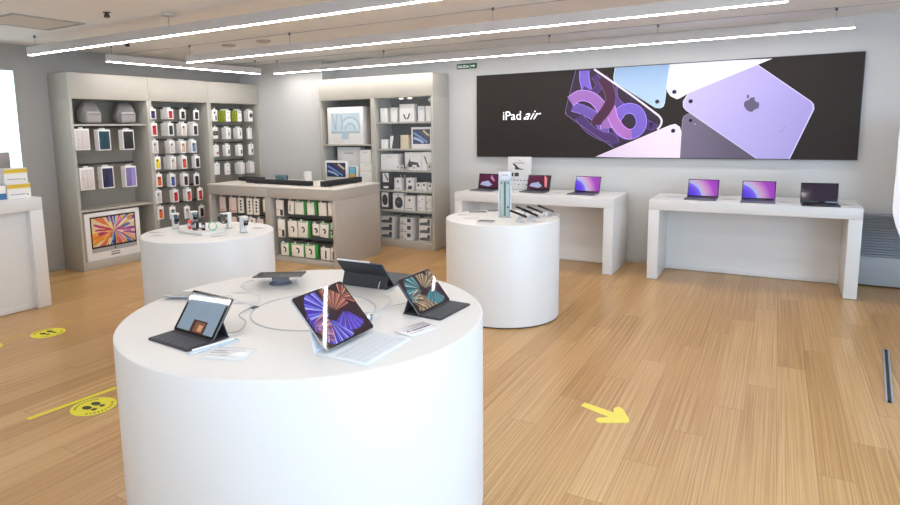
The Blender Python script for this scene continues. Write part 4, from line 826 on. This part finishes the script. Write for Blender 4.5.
# ---------------------------------------------------------------- tablets on the big table
def fan(m, c, r0, r1, a0, a1, n, y, cols, hw=.42, clip=None):
    for i in range(n):
        a = a0+(a1-a0)*(i+.5)/n; da = (a1-a0)/n*hw
        P = [(c[0]+r*math.cos(b), c[1]+r*math.sin(b)) for r,b in ((r0,a-da*.5),(r1,a-da),(r1,a+da),(r0,a+da*.5))]
        if clip: P = clipbox(P, *clip)
        if len(P) < 3: continue
        t = bmesh.new(); f = [t.verts.new((p[0],y,p[1])) for p in P]; t.faces.new(f); cc = tuple(int(v*.82) for v in cols[i%len(cols)])
        m.merge(t, mat('petal_%d_%d_%d'%cc, cc, .03, 0, .14))
def tablet(loc, rz, label, w, h, tilt, kf, kb, kcol, scr, zoff=.0, pencil=False, kx=0):
    """local x along the hinge, front toward -y; deck from y=-kf to y=kb; screen foot at y=0"""
    t = thing('tablet_with_keyboard', label, 'tablet', loc, rz, 'tablets on the big round table'); kw = w+.004
    K = mat('folio_%d'%kcol[0], kcol, .7)
    MB().prism([(kx-kw/2+.008,-kf),(kx+kw/2-.008,-kf),(kx+kw/2,-kf+.008),(kx+kw/2,kb),(kx-kw/2,kb),(kx-kw/2,-kf+.008)], .0005, .006, K, 'z', bev=.0012).build('keyboard_deck', t)
    m = MB(); kc = tuple(max(0,int(v*.93)) for v in kcol) if kcol[0] > 120 else tuple(int(v*1.25+6) for v in kcol); KM = mat('keys_%d'%kc[0], kc, .6)
    d = kf-.02
    for r_ in range(5):
        n = 13 if r_ else 6; y0 = -kf+.012+r_*d/5*.92; pitch = (kw-.024)/n
        for c_ in range(n): m.box(kx-kw/2+.012+c_*pitch,y0,.006,kx-kw/2+.012+c_*pitch+pitch*.86,y0+d/5*.78,.0072,KM)
    m.build('keys', t)
    T = Matrix.Translation((0,0,.0075+zoff)) @ Matrix.Rotation(-tilt,4,'X')
    body = MB().prism([(-w/2+.008,0),(w/2-.008,0),(w/2,.008),(w/2,h-.008),(w/2-.008,h),(-w/2+.008,h),(-w/2,h-.008),(-w/2,.008)], 0, .006, ALU if kcol[0] > 120 else SPACE, 'y', bev=.0012).build('tablet_body', t); body.matrix_local = T
    MB().prism([(-w/2+.010,.002),(w/2-.010,.002),(w/2-.002,.010),(w/2-.002,h-.010),(w/2-.010,h-.002),(-w/2+.010,h-.002),(-w/2+.002,h-.010),(-w/2+.002,.010)], -.0006, 0, GLASSBK, 'y').build('bezel', body)
    s = MB(); B_ = .009; y = -.0009
    if scr == 'home':
        B_ = .015; s.box(-w/2+B_,y,.013,w/2-B_,-.0006,h-.013,mat('screen_pale',(124,140,154),.03,0,.32)); s.box(-w/2+B_,y-.0002,h-.03,w/2-B_,y,h-.013,mat('screen_pale_bar',(176,186,196),.03,0,.32))
        s.box(-.03,y-.0003,.013,.055,y,.062,mat('screen_brown',(64,42,44),.03,0,.3)); s.box(-.012,y-.0005,.014,.045,y-.0003,.056,mat('screen_umber',(116,76,62),.03,0,.3)); s.box(.012,y-.0007,.02,.038,y-.0005,.045,mat('screen_amber',(190,140,100),.03,0,.3))
        for i in range(4): s.box(-.02,y-.0003,.085+i*.014,.03,y,.088+i*.014,mat('screen_text',(120,134,148),.03,0,.3))
    elif scr:
        s.box(-w/2+B_,y,B_,w/2-B_,-.0006,h-B_,mat('screen_plum',(46,26,34),.03,0,.22))
        if scr == 'violet': c1 = [(120,110,235),(176,172,250),(84,60,190)]; c2 = [(196,116,92),(150,80,76),(222,150,120)]; c3 = [(96,70,190),(130,104,225)]
        else: c1 = [(92,150,150),(150,190,186),(56,100,110)]; c2 = [(190,150,110),(120,96,76),(214,190,150)]; c3 = [(70,130,140),(110,160,164)]
        W_, H_ = w/2-B_, h/2-B_; zc = h/2
        k_ = w/.262; cp = (-W_, W_, B_, h-B_)
        def F(cx, cz, r0, r1, a0, a1, n, y_, c, hw=.42): fan(s, (cx*k_, zc+cz*k_), r0*k_, r1*k_, R(a0), R(a1), n, y_, c, hw, cp)
        F(-.012,.012,.012,.10,95,215,15,y-.0002,c1,.40); F(.0,.006,.014,.092,5,92,17,y-.0003,c2,.40); F(-.035,-.006,.01,.10,218,312,15,y-.0004,c1 if scr == 'violet' else c2,.38)
        F(.055,.0,.01,.080,200,310,13,y-.0005,c3,.40); F(-.085,.035,.02,.075,190,275,9,y-.0002,c3,.3); F(.075,.045,.01,.06,-40,70,9,y-.0002,c2,.36); F(-.13,-.01,.02,.09,-60,20,9,y-.0006,c2,.3); F(.02,-.075,.01,.06,0,60,7,y-.0002,c3,.3)
    s.build('screen', body)
    # rear of the cover: upper panel against the tablet, lower flap down to the deck
    zf = h*.46; 
    MB().box(-w/2,.0062,zf,w/2,.0085,h,K,.0008).build('cover_back', body)
    top = T @ Vector((0,.0085,zf)); a = (0, kb-.002, .006); dy = top.y-a[1]; dz = top.z-a[2]
    f = MB(); f.prism([(a[1],a[2]),(top.y,top.z),(top.y-.003,top.z-.0015),(a[1]-.003,a[2])], -w/2, w/2, K, 'x'); f.build('stand_flap', t)
    if pencil: cam_ = MB().box(-w/2+.012,.0085,h-.04,-w/2+.045,.0105,h-.008,BLACK,.003).build('camera_bump', body); MB().cyl((-w/2+.03,.0105,h-.022),.009,.0012,mat('lens_blue',(70,96,130),.1),'y',16).build('lens', cam_)
    if pencil: MB().cyl((-w/2+.07,-.001+.004,h+.0045),.0042,w*.72,mat('pencil_white',(240,240,240),.3),'x',12).build('stylus', body)
    return t
TZ = .8555
tablet((-1.918,1.536,TZ), R(-4.4), 'dark tablet with a pale document screen and charcoal keyboard, left front of the big table', .25,.175,R(36), .112,.075,(62,63,70),'home')
tablet((-1.318,1.765,TZ), R(90), 'large tablet with violet petal screen on a white keyboard, front of the big table', .298,.232,R(43), .170,.062,(236,241,246),'violet', .014)
tablet((-1.255,2.298,TZ), R(87), 'small tablet with teal petal screen and charcoal keyboard, right of the big table', .262,.178,R(40), .105,.082,(58,60,66),'teal')
tablet((-1.757,2.545,TZ), R(182), 'tablet seen from behind in a charcoal cover, at the back of the big table', .265,.178,R(42), .235,.085,(58,60,66),'violet', .0, True)
# tablet lying on a low stand at the back
t = thing('tablet_on_low_stand', 'dark tablet lying nearly flat on a low clear stand, back left of the big table', 'tablet', (-2.19,2.33,.855), R(32))
MB().lathe([(.06,0),(.06,.006),(.045,.012),(.045,.03),(.03,.036)], mat('smoked_acrylic',(150,150,166),.1,0,0,.5,0,.6), n=32).build('stand', t)
b = MB().box(-.125,-.088,0,.125,.088,.007,SPACE,.003).build('tablet_body', t); b.matrix_local = Matrix.Translation((.0,.0,.043)) @ Matrix.Rotation(R(-6),4,'X'); MB().box(-.122,-.085,.007,.122,.085,.0076,GLASSBK).build('screen', b)
flat = thing('thin_tablet', 'thin pale tablet lying at the left rim of the big table, behind the document tablet', 'tablet', (-2.435,1.905,.855), R(25))
b = MB().box(-.075,-.045,0,.075,.045,.006,ALU,.002).build('tablet_body', flat); MB().box(-.071,-.041,.006,.071,.041,.0066,mat('pale_screen',(176,178,172),.1)).build('screen', b)
b.location = (0,0,.012); MB().box(-.04,-.03,0,.04,.03,.012,CLEAR,.002).build('stand', flat)
# cards, stylus, cables
def acrylic_card(loc, w, d, rz, label, col=None):
    t = thing('acrylic_price_card', label, 'card', loc, rz, 'clear topped price cards'); MB().box(-w/2,-d/2,0,w/2,d/2,.005,mat('card_clear_white',(234,236,238),.15),.0015).build('block', t)
    m = MB()
    for i in range(3): m.box(-w*.4,-d*.25+i*d*.2,.005,w*.15*(i+1)-w*.1,-d*.25+i*d*.2+.003,.0053,pg)
    m.build('print', t); return t
acrylic_card((-1.655,1.475,TZ-.0003), .165,.115, R(22), 'clear price card right of the document tablet on the big table')
st = thing('white_stylus', 'white stylus on a slim holder between the document tablet and its price card', 'stylus', (-1.755,1.50,TZ), R(76))
MB().box(-.10,-.012,0,.10,.012,.006,mat('holder_clear',(214,224,234),.15),.002).build('holder', st); m = MB(); m.cyl((-.085,0,.0105),.0045,.165,mat('pencil_white',(240,240,240),.3),'x',12); m.build('barrel', st); MB().cyl((.08,0,.0105),.0045,.012,ALU,'x',12,r2=.001).build('tip', st)
t2 = acrylic_card((-1.185,2.02,TZ-.0003), .16,.10, R(75), 'clear price card with a purple stripe between the two right tablets')
m = MB(); m.box(-.03,-.008,.0053,.065,.002,.0056,mat('print_plum',(96,56,110),.5)); m.cyl((-.05,.0,.0053),.008,.0004,mat('print_pinkdot',(196,110,130),.5),'z',14); m.build('print_stripe', t2)
card((-2.10,1.98,.8552), .15,.06, R(30), 'pale paper strip lying left of the cable ring on the big table', 1)
card((-2.22,2.12,.8552), .14,.05, R(30), 'pale paper strip lying behind the cable ring on the big table', 1)
CG = mat('cable_grey',(180,182,186),.5); CW = mat('cable_white',(222,224,228),.45)
def cable(pts, r, m_, label):
    q = [pts[0]]+pts+[pts[-1]]; s = []
    for i in range(1, len(q)-2):
        for k in range(8):
            u = k/8; s.append(tuple(.5*((2*q[i][j])+(-q[i-1][j]+q[i+1][j])*u+(2*q[i-1][j]-5*q[i][j]+4*q[i+1][j]-q[i+2][j])*u*u+(-q[i-1][j]+3*q[i][j]-3*q[i+1][j]+q[i+2][j])*u**3) for j in range(3)))
    s.append(pts[-1]); m = MB(); m.tube(s, r, m_, 8); return tag(m.build('security_cable'), label, 'cable', 'security cables on the big table')
t = thing('cable_outlet', 'round grey rimmed cable cover set in the middle of the big table', 'cable cover', (-1.72,2.03,.855))
m = MB(); n = 72; tt = bmesh.new(); RR = []
for i in range(n):
    a = 2*math.pi*i/n; RR.append([tt.verts.new((r*math.cos(a), r*math.sin(a), z)) for r,z in ((.268,.0002),(.268,.0035),(.276,.0035),(.276,.0002))])
for i in range(n):
    A,B_ = RR[i], RR[(i+1)%n]
    for k in range(4): tt.faces.new((A[k],A[(k+1)%4],B_[(k+1)%4],B_[k]))
bmesh.ops.recalc_face_normals(tt, faces=tt.faces[:]); m.merge(tt, mat('ring_grey',(196,202,208),.4), smooth=False); m.build('rim', t)
MB().cyl((0,0,.0002),.266,.0016,WHITE,'z',72).build('cover', t)
MB().box(-.285,-.105,.0003,-.255,-.075,.006,BLACK,.002).build('cable_slot', t)
Zc = .8612
cable([(-2.0,1.95,Zc),(-1.96,1.82,Zc),(-1.86,1.76,Zc),(-1.80,1.66,Zc),(-1.85,1.60,Zc)], .0022, CG, 'grey security cable from the cable slot to the document tablet')
cable([(-2.0,1.95,Zc),(-2.12,1.97,Zc),(-2.24,2.02,Zc),(-2.30,1.95,Zc),(-2.345,1.92,Zc)], .0018, CW, 'white security cable running left to the thin pale tablet')
cable([(-2.0,1.97,Zc),(-2.10,2.08,Zc),(-2.30,2.16,Zc),(-2.36,2.24,Zc),(-2.35,2.30,Zc)], .0018, CW, 'white security cable looping to the tablet on the low stand')
cable([(-1.46,2.17,Zc),(-1.50,2.32,Zc),(-1.62,2.40,Zc),(-1.66,2.455,Zc+.01),(-1.655,2.462,Zc+.035)], .0022, CW, 'white security cable clipped to the tablet seen from behind')
cable([(-1.48,2.14,Zc),(-1.44,2.24,Zc),(-1.38,2.36,Zc),(-1.34,2.36,Zc+.01)], .0022, CW, 'white security cable leading behind the teal screen tablet')
t = thing('security_puck', 'small silver security puck behind the violet screen tablet', 'security puck', (-1.43,2.02,.8572)); MB().lathe([(.022,0),(.024,.004),(.024,.024),(.02,.03),(.0,.031)], ALU, n=28).build('puck', t); m = MB(); m.tube([(.0,.024,.012),(.0,.05,.004),(.02,.08,.002)], .002, CW, 6); m.build('cable', t)

# ---------------------------------------------------------------- left table items
def striped(loc, label):
    t = thing('striped_box', label, 'box', loc, 0, 'white boxes with yellow bands'); MB().box(-.13,-.102,0,0,.102,.14,CARD,.003).build('carton', t)
    m = MB(); m.box(-.0005,-.101,.098,.0012,.101,.134,mat('band_yellow',(226,190,60),.5)); m.box(0,-.101,.09,.0016,.101,.094,mat('band_pale',(240,226,150),.5)); m.box(0,-.08,.038,.0012,.05,.043,pg); m.cyl((0,.07,.035),.008,.0012,mat('print_green',(150,170,90)),'x',10); m.build('printed_band', t)
striped((-6.0,3.0,1.0605), 'white box with a yellow band, the lower of two stacked on the side table'); striped((-6.004,2.985,1.2015), 'white box with a yellow band, on top of the other on the side table')
t = thing('blue_box', 'small blue and white box cut by the left edge, beside the striped boxes', 'box', (-6.0,2.83,1.0605)); MB().box(-.12,-.06,0,0,.055,.13,CARD,.003).build('carton', t); MB().box(0,-.058,.005,.0012,.053,.06,mat('print_blue',(60,120,170),.5)).build('printed_band', t)
t = thing('desktop_computer', 'back of a silver desktop computer screen cut by the left edge, on the side table', 'computer', (-6.40,2.89,1.0603), 0)
MB().box(-.012,-.25,.10,.012,.25,.42,mat('silver_grey',(150,148,146),.35,.6),.008,seg=3).build('display', t); m = MB(); m.prism([(-.1,0),(.08,0),(.08,.008),(-.01,.012),(-.012,.16),(-.024,.16),(-.03,.012),(-.1,.008)], -.09,.09, ALU, 'y'); m.build('stand', t)

# ---------------------------------------------------------------- floor markings and rail
o = MB().box(-.265,-.017,0,.265,.017,.0012,YEL).build('floor_tape'); o.location = (-3.655,2.02,.0002); o.rotation_euler = (0,0,R(84)); tag(o, 'long yellow tape line on the floor beside the near footprint sticker', 'floor marking')
def footprints(loc, r, rz, label, ry=None):
    t = thing('footprint_sticker', label, 'floor sticker', loc, rz, 'round yellow footprint stickers'); MB().prism(ngon(0,0,r,48), 0, .001, YEL, 'z').build('disc', t)
    bk = mat('print_black',(34,32,20),.5); m = MB()
    for s in (-1,1):
        m.prism(ngon(s*r*.24,r*.16,r*.17,20,0,r*.27), .001,.0014, bk); m.prism(ngon(s*r*.22,-r*.30,r*.13,20,0,r*.13), .001,.0014, bk)
    m.build('printed_footprints', t); m = MB(); g_ = mat('print_olive',(116,108,30),.5)
    for a0,a1,tx_ in ((R(40),R(140),1),(R(-150),R(-30),-1)):
        n = 11
        for i in range(n):
            a = a0+(a1-a0)*i/(n-1); m.prism(tr([(-.006,-.007),(.005,-.007),(.006,.008),(-.005,.006)],(r*.80*math.cos(a),r*.80*math.sin(a)),r/.13,a+math.pi/2), .001,.0014, g_)
    m.build('printed_ring_text', t); return t
footprints((-3.495,2.045,.0002), .128, R(96), 'round yellow sticker with two black footprints, near the big round table')
footprints((-5.16,2.69,.0002), .128, R(96), 'round yellow sticker with two black footprints, near the side table')
footprints((-5.24,2.25,.0002), .115, R(96), 'round yellow footprint sticker cut by the left edge of the photo')
for i,(x,y,l) in enumerate([(-5.32,2.95,.07),(-5.335,3.10,.06),(-5.31,2.50,.16)]):
    o = MB().box(-l/2,-.011,0,l/2,.011,.001,mat('worn_yellow',(214,190,70),.5)).build('tape_remnant'); o.location = (x,y,.0002); o.rotation_euler = (0,0,R(84)); tag(o, ['worn scrap of yellow floor tape behind the far footprint sticker','worn scrap of yellow floor tape nearest the left grey shelf','faded yellow tape line beside the far footprint sticker'][i], 'floor marking', 'worn tape scraps')
ar = MB(); ar.prism([(-0.156,0.006),(-0.146,0.060),(0.036,0.010),(0.023,0.049),(0.027,0.086),(0.053,0.095),(0.078,0.068),(0.130,-0.039),(0.134,-0.077),(-0.010,-0.156),(-0.036,-0.129),(-0.028,-0.097),(0.021,-0.060)], 0, .0012, YELP)
o = ar.build('floor_arrow'); o.location = (-.762,3.447,.0002); tag(o, 'pale yellow arrow sticker on the wooden floor in front of the right table', 'floor marking')
t = thing('door_rail', 'short metal rail fixed to the floor at the right edge', 'floor rail', (.698,4.853,0), R(-5.8))
for s in (-1,1): MB().box(s*.014-.005,-.51,0,s*.014+.005,.51,.016,mat('rail_metal',(176,184,194),.3,.4),.002).build('flange', t)
MB().box(-.009,-.51,0,.009,.51,.004,mat('rail_slot',(60,62,66),.4,.6)).build('slot', t)
for s in (-1,1): MB().cyl((0,s*.495,.004),.008,.006,BLACK,'z',14).build('end_screw', t)
for o in list(COL.objects):
    if o.type == 'MESH' and o.parent is None and 'label' not in o and 'kind' not in o: print('UNTAGGED', o.name)
